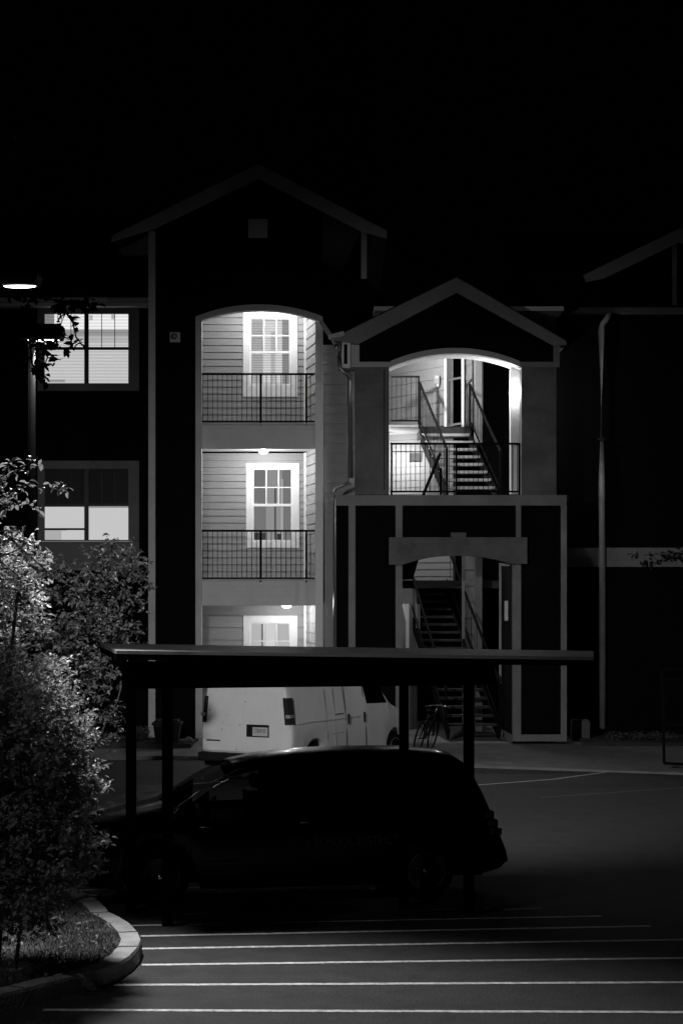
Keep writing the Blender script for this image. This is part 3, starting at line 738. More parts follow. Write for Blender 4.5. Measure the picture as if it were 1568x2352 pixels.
# ================================================================== VEHICLES
def interp(tab, x):
    if x <= tab[0][0]: return tab[0][1]
    for (a, u), (b, v) in zip(tab, tab[1:]):
        if x <= b: return u + (v-u)*(x-a)/(b-a)
    return tab[-1][1]
def car_body(root, top, belt, wid, wroof, bot, wheels, L, wr, paint, glassz, extra=(), crown=.04, inset=.10):
    """root frame: x from nose (0) to tail (L), y across, z up. glassz(x, side, row) -> part name or None"""
    xs = set([0.0, .03, L-.03, L] + list(extra)); x = .0
    while x < L: xs.add(round(x, 3)); x += .09
    for wx in wheels:
        for k in range(13): xs.add(round(wx + (wr+.07)*math.cos(math.pi*k/12), 3))
    xs = sorted(xs); xs = [x for i, x in enumerate(xs) if i == 0 or x - xs[i-1] > .006]
    rings = []
    for x in xs:
        b = interp(bot, x); zt, zb_, wd, wrf = interp(top, x), interp(belt, x), interp(wid, x), interp(wroof, x)
        for wx in wheels:
            if abs(x-wx) < wr + .07: b = max(b, wr + math.sqrt(max((wr+.07)**2 - (x-wx)**2, 0)) * .98)
        zb_ = min(zb_, zt - .015); b = min(b, zb_ - .05)
        m1 = b + (zb_-b)*.35; m2 = b + (zb_-b)*.72
        half = [(0, b), (wd-.05, b), (wd-.01, b+.03), (wd, m1), (wd+.004, m2), (wd-.02, zb_), (wrf, zt-.07 if zt-zb_ > .2 else zb_ + (zt-zb_)*.5), (wrf-inset, zt), (0, zt+crown if zt-zb_ > .2 else zt+.02)]
        rings.append((x, half))
    parts = {}
    def add(nm, quad): parts.setdefault(nm, []).append(quad)
    for (xa, A), (xb, B) in zip(rings, rings[1:]):
        for k in range(len(A)-1):
            for s in (-1, 1):
                quad = [(xa, s*A[k][0], A[k][1]), (xb, s*B[k][0], B[k][1]), (xb, s*B[k+1][0], B[k+1][1]), (xa, s*A[k+1][0], A[k+1][1])]
                nm = glassz((xa+xb)/2, s, k) or 'body'
                if k == 5 and nm != 'body': nm += ':%d:%d' % (s, (xa+xb)/2 > 3.49)
                add(nm, quad)
    for ring, flip in ((rings[0], 1), (rings[-1], 0)):
        x, Hh = ring
        for k in range(len(Hh)-1):
            quad = [(x, Hh[k][0], Hh[k][1]), (x, Hh[k+1][0], Hh[k+1][1]), (x, -Hh[k+1][0], Hh[k+1][1]), (x, -Hh[k][0], Hh[k][1])]
            add('body', quad)
    res = {}
    for nm, qs in parts.items():
        bm = NB()
        for q in qs:
            try: bm.faces.new([bm.verts.new(p) for p in q])
            except ValueError: pass
        bmesh.ops.remove_doubles(bm, verts=bm.verts, dist=.0005)
        key = nm.split(':')
        o = obj(key[0], bm, key[1] if len(key) > 1 else paint, root, smooth=True)
        e = o.modifiers.new('edge', 'EDGE_SPLIT'); e.split_angle = R(38)
        res[nm] = o
    return res
def wheel(root, x, y, r, wdt, side, style):
    bm = NB(); h = wdt/2
    lathe(bm, [(r*.66, -h), (r*.9, -h), (r, -h*.6), (r, h*.6), (r*.9, h), (r*.66, h)], (x, y, r), 'y', 32)
    w_ = obj('wheel', bm, 'rubber', root, smooth=True)
    bm = NB(); yo = y + side*(h - .03)
    lathe(bm, [(r*.66, 0), (r*.66, side*.035), (r*.61, side*.035), (r*.60, side*.005), (.01, side*.0)], (x, yo, r), 'y', 32)
    rim_d = obj('rim', bm, 'plastic' if style else 'galv', w_, smooth=True)
    if style:
        bm = NB()
        for k in range(style):
            a = 2*math.pi*k/style + .3; c, s = math.cos(a), math.sin(a)
            for sp in (-.0, ):
                p0 = Vector((x + c*.03, yo + side*.025, r + s*.03)); p1 = Vector((x + c*r*.60, yo + side*.03, r + s*r*.60))
                t = Vector((-s, 0, c))
                q = [p0 + t*.035, p0 - t*.035, p1 - t*.045, p1 + t*.045]
                f = [bm.verts.new(v) for v in q]; bk = [bm.verts.new(v - Vector((0, side*.03, 0))) for v in q]
                bm.faces.new(f); bm.faces.new(bk[::-1])
                for i in range(4): bm.faces.new((f[i], f[(i+1)%4], bk[(i+1)%4], bk[i]))
        lathe(bm, [(r*.655, side*.03), (r*.655, side*.042), (r*.625, side*.042), (r*.625, side*.03)], (x, yo, r), 'y', 32)
        obj('spoke', bm, 'rim', w_)
    bm = NB(); lathe(bm, [(.055, side*.02), (.05, side*.05), (.02, side*.06)], (x, yo, r), 'y', 16); obj('hub_cap', bm, 'chrome' if style else 'galv', w_, smooth=True)
    return w_

# ---- black minivan
ux, uy = Vector((3.03, .56)).normalized()
ang = math.atan2(.56, 3.03)
u = Vector((math.cos(ang), math.sin(ang), 0)); vv_ = Vector((-math.sin(ang), math.cos(ang), 0))
Wf = Vector(((368-784)/4700*23.2, 23.2, 0))
org = Wf - u*.95 + vv_*.93
mv = empty('minivan', org, 'black minivan with faint side lettering parked nose left beneath the carport', 'minivan', rz=ang, world=False)
top = [(0, .62), (.04, .72), (.12, .80), (.32, .91), (.7, 1.0), (1.04, 1.07), (1.3, 1.22), (1.53, 1.37), (1.88, 1.54), (2.2, 1.61), (2.6, 1.655), (3.3, 1.68), (4.0, 1.67), (4.35, 1.64), (4.57, 1.57), (4.74, 1.26), (4.88, .94), (4.96, .68), (5.04, .58), (5.06, .45)]
belt = [(0, .60), (.1, .74), (.3, .84), (1.0, .98), (2, 1.0), (4.5, 1.06), (4.74, 1.05), (4.9, .86), (5.06, .43)]
wid = [(0, .62), (.06, .76), (.2, .88), (.5, .96), (1, .98), (4, .99), (4.6, .97), (4.85, .92), (5.0, .84), (5.06, .76)]
wroof = [(0, .60), (.3, .82), (.9, .86), (1.04, .86), (1.6, .76), (2.2, .72), (4, .73), (4.5, .72), (4.74, .80), (4.9, .84), (5.06, .74)]
bot = [(0, .36), (.1, .24), (.5, .20), (1.5, .19), (3.4, .19), (4.3, .22), (4.7, .28), (4.95, .33), (5.06, .40)]
def mvglass(x, s, k):
    if 1.06 < x < 1.86 and k in (6, 7): return 'windshield:carclear'
    if k == 5:
        if 1.42 < x < 1.52: return None
        if 1.52 < x < 2.32: return 'window:carclear'
        if 2.40 < x < 3.45: return 'rear_window:carglass'
        if 3.53 < x < 4.40: return 'rear_window:carglass'
    if 4.60 < x < 4.83 and k == 7: return 'tailgate_window:carglass'
    return None
car_body(mv, top, belt, wid, wroof, bot, (.95, 4.03), 5.06, .335, 'carblack', mvglass, extra=(1.06, 1.42, 1.52, 2.32, 2.40, 3.45, 3.53, 4.40, 4.60, 1.86))
for wx, sd in ((.95, -1), (4.03, -1), (.95, 1), (4.03, 1)): wheel(mv, wx, sd*.87, .335, .22, sd, 5)
bm = NB(); box(bm, (.35, -.74, .24), (4.75, .74, .92)); obj('underbody', bm, 'rubber', mv)
# details
for (x, z) in ((1.47, .90), (2.62, .93)):
    bm = NB(); tube(bm, [(x-.09, -.985, z), (x-.07, -1.02, z+.004), (x+.07, -1.02, z+.008), (x+.09, -.985, z+.01)], .013, 8); obj('door_handle', bm, 'chrome', mv, smooth=True)
for sd in (-1, 1):
    bm = NB(); box(bm, (1.33, sd*.98, 1.0), (1.47, sd*1.14, 1.17)); obj('side_mirror', bm, 'carblack', mv, bevel=.03)
    bm = NB(); box(bm, (.10, sd*.66, .62), (.42, sd*.93, .78)); obj('headlight', bm, 'lampclear', mv, bevel=.04) if sd == 1 else bm.free()
    bm = NB(); v0 = [(4.74, .955, .98), (4.87, .90, .98), (4.96, .87, .72), (4.86, .955, .68)]
    for q in range(3):
        zz = .73 + q*.10; box(bm, (4.80 - q*.03, sd*.80, zz), (4.935 - q*.045, sd*(.975-q*.004), zz+.085))
    obj('tail_light', bm, 'lampred', mv, bevel=.015)
bm = NB(); bar(bm, (.12, -.90, .70), (.26, -.945, .73), .02, .05); obj('headlight', bm, 'lampclear', mv, bevel=.006)
bm = NB(); box(bm, (5.05, -.26, .70-.2), (5.075, .26, .62)); obj('number_plate', bm, 'plate', mv)
bm = NB(); tube(bm, [(1.08, -.868, 1.08), (1.5, -.80, 1.355), (1.86, -.755, 1.535), (2.3, -.735, 1.60)], .009, 8); obj('drip_rail', bm, 'chrome', mv, smooth=True)
for (yy) in (-.42, .42):                     # front seats, headrests (seen through the front side windows)
    bm = NB(); box(bm, (2.1, yy-.24, .5), (2.28, yy+.24, 1.18)); box(bm, (2.16, yy-.12, 1.2), (2.26, yy+.12, 1.38)); box(bm, (1.65, yy-.24, .4), (2.15, yy+.24, .58)); obj('seat', bm, 'plastic', mv, bevel=.04)
bm = NB(); tube(bm, [(1.62 + .06*math.cos(a*.6), -.42 + .17*math.cos(a*.628), 1.02 + .17*math.sin(a*.628)) for a in range(11)], .014, 8); box(bm, (1.2, -.85, .7), (1.5, .85, .98)); obj('dashboard', bm, 'plastic', mv)
bm = NB(); box(bm, (2.36, -.72, 1.0), (2.39, .72, 1.6)); obj('partition', bm, 'plastic', mv)
for k, x in enumerate((1.30, 2.36, 3.47)):
    bm = NB(); box(bm, (x-.004, -.992, .30), (x+.004, -.975, .98)); obj('door_seam', bm, 'rubber', mv)
# lettering on the side
def text_mesh(s, size, m, parent, loc, rot, name='lettering', extr=.002, sx=1.0):
    cu = bpy.data.curves.new('t', 'FONT'); cu.body = s; cu.size = size; cu.extrude = extr; cu.space_character = 1.12; cu.align_x = 'LEFT'
    o = bpy.data.objects.new('t', cu); C.objects.link(o); bpy.context.view_layer.update()
    me = bpy.data.meshes.new_from_object(o); bpy.data.objects.remove(o); bpy.data.curves.remove(cu)
    me.materials.append(M[m]); r = bpy.data.objects.new(name, me); C.objects.link(r)
    w0 = max(v.co.x for v in me.vertices)
    r.parent = parent; r.location = loc; r.rotation_euler = rot
    return r, w0
tx, w0 = text_mesh('STATE COLLEGE AREA SCHOOL DISTRICT', .145, 'decal', mv, (1.50, -.998, .66), (R(90), 0, 0))
tx.scale = (2.20 / w0, 1, 1)
tx.rotation_euler = (R(90), R(0), 0)

# ---- white van
th = R(28)
fw = Vector((math.sin(th), math.cos(th), 0)); rt = Vector((math.cos(th), -math.sin(th), 0))
RR = Vector(((669-784)/4700*38.5, 38.5, 0))                       # right rear corner
LV = 5.05
# local frame for the body: x from nose to tail => direction -fw ; y = rotate +90 about z of x
xl_ = -fw
angv = math.atan2(xl_.y, xl_.x)
yv = Vector((-xl_.y, xl_.x, 0))                                   # = points to vehicle's ... side
sgn = 1 if yv.dot(rt) > 0 else -1
origin = RR - rt*.99 + fw*LV; origin.z = -.11
vn = empty('cargo_van', origin, 'white windowless cargo van parked facing the building with its rear doors shut', 'van', rz=angv, world=False)
topv = [(0, .95), (.05, 1.06), (.2, 1.17), (.5, 1.25), (.75, 1.32), (1.1, 1.66), (1.45, 1.97), (1.8, 2.06), (2.5, 2.10), (4.8, 2.10), (LV-.03, 2.08), (LV, 2.06)]
beltv = [(0, .88), (.2, 1.08), (.5, 1.18), (1, 1.33), (2, 1.36), (2.4, 1.20), (LV, 1.16)]
widv = [(0, .66), (.06, .80), (.2, .92), (.45, .98), (1, 1.0), (LV-.08, 1.0), (LV-.02, .985), (LV, .96)]
wroofv = [(0, .62), (.2, .84), (.6, .90), (.9, .90), (1.45, .80), (2, .80), (LV, .82)]
botv = [(0, .42), (.1, .34), (.5, .30), (LV-.5, .30), (LV-.02, .52), (LV, .54)]
def vglass(x, s, k):
    if .78 < x < 1.42 and k in (6, 7): return 'windshield:carglass'
    if k == 5 and 1.05 < x < 1.95: return 'window:carglass'
    return None
wxr, wxf = LV-.95, LV-.95-3.43
car_body(vn, topv, beltv, widv, wroofv, botv, (wxf, wxr), LV, .36, 'vanwhite', vglass, extra=(1.05, 1.95, .78, 1.42), inset=.14)
for wx in (wxf, wxr):
    for sd in (-1, 1): wheel(vn, wx, sd*.87, .36, .23, sd, 0)
bm = NB(); box(bm, (LV-.42, -.93, .28), (LV-.02, .93, .50)); box(bm, (.4, -.8, .25), (LV-.5, .8, .36)); obj('underbody', bm, 'rubber', vn)
bm = NB(); box(bm, (LV-.04, -1.0, .38), (LV+.14, 1.0, .55)); obj('bumper', bm, 'plastic', vn, bevel=.03)
s_ = sgn
# rear doors: raised skins meeting at the seam; split a little left of centre as seen
def rdoor(y0, y1):
    bm = NB(); 
    n = 8
    for i in range(n):
        z0, z1 = .575 + i*(2.0-.575)/n, .575 + (i+1)*(2.0-.575)/n
    yy0, yy1 = min(y0, y1), max(y0, y1)
    def edge_y(y, z): 
        lim = .955 - max(z - 1.12, 0)*.17
        return max(-lim, min(lim, y))
    zs = [.575, .8, 1.12, 1.5, 1.85, 2.0]
    f = [[bm.verts.new((LV+.020, edge_y(y, z), z)) for y in (yy0, yy1)] for z in zs]
    b = [[bm.verts.new((LV-.02, edge_y(y, z), z)) for y in (yy0, yy1)] for z in zs]
    for i in range(len(zs)-1):
        bm.faces.new((f[i][0], f[i][1], f[i+1][1], f[i+1][0])); bm.faces.new((f[i][0], f[i+1][0], b[i+1][0], b[i][0])); bm.faces.new((f[i][1], b[i][1], b[i+1][1], f[i+1][1]))
    bm.faces.new((f[0][0], b[0][0], b[0][1], f[0][1])); bm.faces.new((f[-1][0], f[-1][1], b[-1][1], b[-1][0]))
    return obj('rear_door', bm, 'vanwhite', vn, bevel=.008)
seam = -.06
rdoor(-s_*.99, s_*seam - s_*.007); rdoor(s_*seam + s_*.007, s_*.99)
for zz, hh in ((1.118, .010), (.70, .006)):
    bm = NB(); box(bm, (LV+.018, -.945, zz), (LV+.026, .945, zz+hh)); obj('door_crease', bm, 'vanwhite', vn)
for sd, zb0 in ((-1, 1.11), (1, 1.11)):
    bm = NB()
    v = [(LV-.13, sd*1.008, zb0), (LV-.13, sd*.945, 1.62), (LV+.03, sd*.90, 1.62), (LV+.03, sd*.958, zb0)]
    vi = [(LV-.13, sd*.93, zb0), (LV-.13, sd*.86, 1.62), (LV+.03, sd*.815, 1.62), (LV+.03, sd*.86, zb0)]
    a_ = [bm.verts.new(p) for p in v]; b_ = [bm.verts.new(p) for p in vi]
    bm.faces.new(a_); bm.faces.new(b_[::-1])
    for i in range(4): bm.faces.new((a_[i], b_[i], b_[(i+1)%4], a_[(i+1)%4]))
    tl = obj('tail_light', bm, 'lampred', vn, bevel=.008)
    bm = NB(); box(bm, (LV-.12, sd*.885, 1.24), (LV+.036, sd*.985, 1.30)); obj('lens', bm, 'lampclear', tl)
# plate recess, plate, slot, dents
def rearbox(nm, y0, y1, z0, z1, x0, x1, m, par=None, bev=0):
    bm = NB(); box(bm, (LV+x0, s_*y0, z0), (LV+x1, s_*y1, z1)); return obj(nm, bm, m, par or vn, bevel=bev)
pr = rearbox('plate_recess', .02, .52, .86, 1.10, .0, .028, 'plastic', bev=.012)
pq = rearbox('number_plate', .165, .495, .885, 1.05, .028, .034, 'plate', pr)
tp, w1_ = text_mesh('CXBNF187', .10, 'ink', pr, (0, 0, 0), (0, 0, 0), extr=.001)
tp.scale = (.26/w1_, 1.15, 1)
# text runs along vehicle-right as seen from behind
if s_ == 1: tp.rotation_euler = (R(90), 0, R(90)); tp.location = (LV+.037, .20, .945)
else: tp.rotation_euler = (R(90), 0, R(90)); tp.location = (LV+.037, -.20-.26, .945)
rearbox('badge', -.86, -.56, .76, .785, .018, .028, 'plastic')
for yy, zz, r_ in ((-.80, 1.35, .014), (-.66, 1.31, .007), (-.40, 1.27, .008), (.0, 1.53, .012), (-.5, 1.125, .012), (-.12, 1.08, .012), (-.35, 1.08, .008), (-.52, .99, .012), (-.2, .615, .015), (.85, 1.4, .010)):
    bm = NB(); lathe(bm, [(r_, .018), (r_*.7, .026)], (LV, s_*yy, zz), 'x', 8); obj('paint_chip', bm, 'dark_steel', vn)
for x, z, zt_ in ((2.02, .40, 1.9), (2.85, .36, 2.0), (3.65, .9, 2.0), (3.30, .36, 1.9)):
    bm = NB(); lim = 1.0
    zs = [z, 1.16, zt_]
    pts = [(x, s_*(1.008), z + .02), (x, s_*(1.010), .75), (x, s_*.985, 1.16), (x, s_*.90, min(zt_, 1.75))]
    for p, q in zip(pts, pts[1:]): bar(bm, p, q, .008, .010)
    obj('door_seam', bm, 'rubber' if x < 3 else 'grey_siding', vn)
for x in (2.10, 2.78):
    bm = NB(); box(bm, (x-.02, s_*.995, 1.0), (x+.02, s_*1.03, 1.2)); obj('door_handle', bm, 'plastic', vn, bevel=.008)
bm = NB(); bar(bm, (2.3, s_*1.004, 1.13), (LV-.2, s_*1.004, 1.13), .006, .010); bar(bm, (3.0, s_*1.008, .86), (3.5, s_*1.008, .86), .006, .012); obj('side_crease', bm, 'vanwhite', vn)
bm = NB(); bar(bm, (2.95, s_*.985, 1.22), (3.3, s_*.985, 1.22), .012, .014); obj('door_track', bm, 'chrome', vn)
bm = NB(); box(bm, (1.05, -s_*1.0, 1.15), (1.2, -s_*1.22, 1.42)); obj('side_mirror', bm, 'plastic', vn, bevel=.03)
bm = NB(); box(bm, (1.98, -.85, .5), (2.03, .85, 1.98)); obj('partition', bm, 'plastic', vn)

# ================================================================== SMALL THINGS
# wheelie bin
c = W(385, 1690, 45.9)
bn = empty('rubbish_bin', (c.x, c.y, .02), 'dark rubbish bin with domed lid against the wall left of the van', 'bin')
bm = NB(); a_ = [( -.25, -.25), (.25, -.25), (.25, .25), (-.25, .25)]
lo_ = [bm.verts.new((c.x+p[0]*.9, c.y+p[1]*.9, .02)) for p in a_]; hi = [bm.verts.new((c.x+p[0]*1.2, c.y+p[1]*1.2, .50)) for p in a_]
bm.faces.new(lo_); bm.faces.new(hi[::-1])
for k in range(4): bm.faces.new((lo_[k], lo_[(k+1)%4], hi[(k+1)%4], hi[k]))
obj('bin_body', bm, 'bin', bn, bevel=.02)
bm = NB(); box(bm, (c.x-.33, c.y-.33, .505), (c.x+.33, c.y+.33, .57)); box(bm, (c.x-.26, c.y-.26, .572), (c.x+.26, c.y+.26, .62)); obj('bin_lid', bm, 'bin', bn, bevel=.02)
# bicycle seen nearly end-on, parked behind the van
c = G(962, 1708, 0.0)
bx, by = c.x, 44.8; bz = -.02
bk = empty('bicycle', (bx, by, bz), 'bicycle leaning beside the foot of the stairs, past the front of the van', 'bicycle')
bd = Vector((.32, .947, 0)); side = Vector((.947, -.32, 0)); tilt = Vector((0, 0, 1)) + side*.22
def bp(a, h, s=0): return Vector((bx, by, bz)) + bd*a + tilt*h + side*s
for nm, a0_ in (('wheel', -.5), ('wheel', .55)):
    bm = NB(); tube(bm, [bp(a0_ + .33*math.cos(k*math.pi/14), .34 + .33*math.sin(k*math.pi/14)) for k in range(29)], .02, 6, cap=False); wo = obj(nm, bm, 'rubber', bk, smooth=True)
    bm = NB()
    for k in range(10): tube(bm, [bp(a0_, .34), bp(a0_ + .32*math.cos(k*math.pi/5), .34 + .32*math.sin(k*math.pi/5))], .003, 4)
    tube(bm, [bp(a0_, .34, -.04), bp(a0_, .34, .04)], .02, 8); obj('spoke', bm, 'chrome', wo)
bm = NB()
for p, q in (((.0, .30), (-.18, .85)), ((-.14, .78), (.38, .80)), ((.0, .30), (.40, .72)), ((-.5, .34), (.0, .30)), ((-.5, .34), (-.14, .78)), ((.36, .86), (.55, .34))): tube(bm, [bp(*p), bp(*q)], .018, 8)
obj('frame', bm, 'dark_steel', bk, smooth=True)
bm = NB(); tube(bm, [bp(.38, .98, -.28), bp(.42, 1.0, -.1), bp(.42, 1.0, .1), bp(.38, .98, .28)], .014, 8); tube(bm, [bp(.36, .84), bp(.42, 1.0)], .015, 8); obj('handlebar', bm, 'chrome', bk, smooth=True)
bm = NB(); tube(bm, [bp(-.32, .93), bp(-.2, .94), bp(-.04, .92)], .05, 8, r1=.02); obj('saddle', bm, 'plastic', bk, smooth=True)
bm = NB(); lathe(bm, [(.03, 0), (.03, .015)], bp(-.52, .62), 'y', 10); obj('reflector', bm, 'chrome', bk)
# tubular frame at the right edge
fr = empty('bike_rack', (W(1560, 0, 42).x, 41.4, -.05), 'black tubular metal rack standing on the pavement by the right edge', 'rack')
bm = NB(); Yf = 41.4
pt = lambda x, y: W(x, y, Yf)
for seg in ([pt(1519, 1538), pt(1524, 1753)], [pt(1519, 1538), pt(1700, 1534)], [pt(1524, 1753), pt(1700, 1762)], [pt(1519, 1560), pt(1700, 1558)], [pt(1521, 1664), pt(1700, 1668)], [pt(1700, 1534), pt(1702, 1762)]):
    bar(bm, *seg, .05, .055)
obj('frame', bm, 'black_metal', fr)
bm = NB()
for x in (1568, 1610, 1650): bar(bm, pt(x, 1668), pt(x, 1534), .03, .03)
obj('rail', bm, 'black_metal', fr)
# utility pedestal
c = W(1329, 1690, 47.6)
bm = NB(); lo_ = []
for f, z in ((1, .05), (1, .45), (.9, .52)):
    lo_.append([bm.verts.new((c.x + p[0]*.21*f, 47.4 + p[1]*.21*f, z)) for p in ((-1, -1), (1, -1), (1, 1), (-1, 1))])
bm.faces.new(lo_[0]); bm.faces.new(lo_[-1][::-1])
for A_, B_ in zip(lo_, lo_[1:]):
    for k in range(4): bm.faces.new((A_[k], A_[(k+1)%4], B_[(k+1)%4], B_[k]))
tag(obj('utility_box', bm, 'rock', None, bevel=.02), 'small weathered utility box on the soil right of the stair porch', 'utility box')
# rocks by the wall
for x, y, s0, lb in ((432, 1706, .17, 'pale rock at the foot of the wall left of the van'), (417, 1712, .10, 'small dark rock just left of the pale rock by the wall')):
    p = W(x, y, 45.9); bm = NB(); bmesh.ops.create_icosphere(bm, subdivisions=3, radius=s0)
    for v in bm.verts: v.co *= 1 + .25*math.sin(v.co.x*21+1.3)*math.cos(v.co.y*17); v.co.z *= .55; v.co += Vector((p.x, p.y, .12))
    tag(obj('rock', bm, 'rock', None, smooth=True), lb, 'rock', 'rocks at the foot of the wall')

# ================================================================== PLANTS
def leafquads(name, pts, m, parent, size, seed, up=.5, aspect=.5, jag=False):
    rnd = random.Random(seed); V, Fc = [], []
    for (p, sc_) in pts:
        s = size * sc_ * rnd.uniform(.65, 1.25)
        d = Vector((rnd.gauss(0, 1), rnd.gauss(0, 1), rnd.gauss(-.25, .6))).normalized()
        n = Vector((rnd.gauss(0, .6), rnd.gauss(0, .6), up + rnd.random())).normalized()
        sd = d.cross(n)
        if sd.length < .1: continue
        sd.normalize(); n = sd.cross(d)
        w_ = s * aspect * .5; k = len(V)
        fold = n * w_ * .35
        V += [p, p + d*s*.35 + sd*w_ + fold, p + d*s*.35 - sd*w_ + fold, p + d*s*.72 + sd*w_*.75 + fold - n*s*.05, p + d*s*.72 - sd*w_*.75 + fold - n*s*.05, p + d*s - n*s*.14, p + d*s*.5]
        Fc += [(k, k+1, k+6), (k, k+6, k+2), (k+1, k+3, k+6), (k+6, k+4, k+2), (k+3, k+5, k+6), (k+6, k+5, k+4)]
    me = bpy.data.meshes.new(name); me.from_pydata([tuple(v) for v in V], [], Fc); me.materials.append(M[m])
    o = bpy.data.objects.new(name, me); C.objects.link(o)
    if parent is not None:
        o.parent = parent; o.matrix_parent_inverse = Matrix.Translation(-parent.location)
    return o
def twig_cluster(rnd, c, rad, n, clump=9):
    pts = []
    while len(pts) < n:
        a = Vector((rnd.gauss(0, 1), rnd.gauss(0, 1), rnd.gauss(0, 1))).normalized() * rad_mul(rnd, rad)
        base = c + Vector((a.x*rad[0], a.y*rad[1], a.z*rad[2]))
        d = Vector((a.x, a.y, a.z*.6 + rnd.uniform(-.2, .5))).normalized()
        L = rnd.uniform(.07, .22)
        for i in range(clump): pts.append((base + d*L*i/clump + Vector((rnd.gauss(0, .015), rnd.gauss(0, .015), rnd.gauss(0, .015))), rnd.uniform(.7, 1.2)))
    return pts
def rad_mul(rnd, rad): return rnd.random()**.45
def shrub(name, label, cat, blobs, Y, n, size, m, seed, stems, base, group=None, aspect=.5):
    """blobs: (dx, dy, rx, rz, depth radius, dY, share)"""
    rnd = random.Random(seed); r = empty(name, base, label, cat, group)
    pts = []; tot = sum(b[2]*b[3] for b in blobs)
    for (dx, dy, rx, rz, ry, dY) in blobs:
        c = W(dx, dy, Y+dY); k = (Y+dY)/F
        pts += twig_cluster(rnd, c, (rx*k, ry, rz*k), int(n*rx*rz/tot))
    leafquads('crown', pts, m, r, size, seed, aspect=aspect)
    for st in stems:
        bm = NB(); tube(bm, st, .035 if len(st) > 3 else .02, 8, r1=.008); obj('stem', bm, 'bark', r, smooth=True)
    return r, pts
# tall leafy shrub on the island, nearest the camera at left
bY = 19.0
shrub('shrub', 'tall dense leafy shrub on the kerbed island, filling the lower left corner', 'shrub',
      [(20, 1290, 70, 60, .5, 0), (30, 1400, 60, 100, .6, .3), (60, 1580, 105, 90, .7, 0), (50, 1690, 150, 90, .8, 0), (110, 1800, 110, 80, .6, .2), (40, 1880, 140, 75, .8, 0), (130, 1925, 75, 50, .4, -.2), (190, 1935, 45, 16, .2, -.3),
       (40, 1980, 110, 60, .7, -.3), (90, 1800, 140, 70, .7, .2), (150, 1700, 50, 60, .4, .3), (170, 1860, 45, 45, .35, .2), (-60, 1700, 90, 300, .8, 0), (90, 2030, 70, 40, .5, -.5), (40, 2060, 90, 50, .5, -.6), (120, 1985, 95, 45, .5, -.2), (60, 2100, 80, 40, .4, -.9), (190, 1985, 40, 30, .3, 0), (0, 1950, 120, 110, .6, -.3)], bY, 34000, .064, 'leaf', 3,
      [[(-3.2, 19, .1), (-3.1, 19, 1.2), (-3.15, 19.1, 2.4), (-3.0, 19, 3.6), (-2.95, 19, 4.2)], [(-3.0, 18.8, .1), (-2.9, 18.9, .9), (-2.7, 19, 1.8)]], (-3.1, 19, KH - .03))
# its light sprigs that reach above
def sprig(name, label, cat, paths, Y, size, m, seed, base, per=.05, group=None, aspect=.5, spread=.03):
    rnd = random.Random(seed); r = empty(name, base, label, cat, group); pts = []; bm = NB()
    for path in paths:
        P3 = [W(x, y, Y + (dy_ if len(q) > 2 else 0)) for q in path for (x, y, dy_) in [(q[0], q[1], q[2] if len(q) > 2 else 0)]]
        tube(bm, P3, .009, 6, r1=.003)
        for a, b in zip(P3, P3[1:]):
            L = (b-a).length; n = max(1, int(L/per))
            for i in range(n): pts.append((a.lerp(b, (i+rnd.random()*.6)/n) + Vector((rnd.gauss(0, spread), rnd.gauss(0, spread), rnd.gauss(0, spread*.6))), rnd.uniform(.7, 1.3)))
    obj('branch', bm, 'bark', r, smooth=True)
    leafquads('crown', pts, m, r, size, seed, aspect=aspect, up=.9)
sprig('young_tree', 'slender bright leaved branches rising above the big shrub at far left', 'tree',
      [[(-30, 1180), (0, 1110), (22, 1060), (38, 1050)], [(0, 1110), (40, 1080), (88, 1052)], [(-40, 1190), (20, 1130), (60, 1112), (110, 1118), (162, 1126)], [(-40, 1230), (10, 1160), (50, 1155), (100, 1172)], [(-30, 1260), (30, 1235), (90, 1262)], [(-60, 1400), (-30, 1300), (-20, 1150), (10, 1100)],
       [(-20, 1150), (30, 1140), (50, 1130)], [(-20, 1260), (20, 1220), (60, 1215)], [(-30, 1290), (50, 1260), (85, 1290)], [(-30, 1350), (30, 1350), (62, 1362)],
       [(20, 1062), (40, 1052)], [(60, 1082), (80, 1078)], [(122, 1110), (162, 1126)], [(-20, 1112), (10, 1128)], [(-20, 1225), (30, 1215), (50, 1212)], [(-20, 1245), (40, 1240), (80, 1250)], [(-20, 1270), (60, 1278), (120, 1268)], [(-20, 1310), (60, 1300), (110, 1312)], [(-20, 1330), (50, 1330), (90, 1345)], [(20, 1230), (60, 1270), (95, 1300), (120, 1330)], [(10, 1380), (40, 1410), (70, 1420)], [(-10, 1280), (40, 1320), (80, 1380)]], 17.5, .066, 'leaf', 5, (-3.05, 17.5, KH-.03), per=.016)
# smaller leaved tree nearer the building
shrub('tree', 'rounded small leaved tree in front of the lower left windows, beyond the shrub', 'tree',
      [(150, 1340, 60, 50, .5, 0), (240, 1330, 75, 70, .5, 0), (290, 1290, 45, 48, .35, 0), (330, 1330, 22, 26, .2, 0), (255, 1255, 35, 15, .2, 0), (180, 1440, 120, 80, .6, 0), (270, 1420, 60, 60, .4, 0), (120, 1530, 120, 90, .7, 0), (230, 1560, 50, 60, .4, 0), (235, 1660, 55, 60, .4, 0), (290, 1470, 30, 20, .2, 0), (100, 1300, 50, 22, .3, 0)], 33.0, 7500, .085, 'leaf2', 11,
      [[(-4.1, 33, -.05), (-4.05, 33, 1.0), (-3.95, 33, 2.2), (-3.7, 33, 3.4)], [(-4.05, 33, .9), (-3.6, 33, 1.8), (-3.4, 33, 2.6)]], (-4.1, 33, -.05))
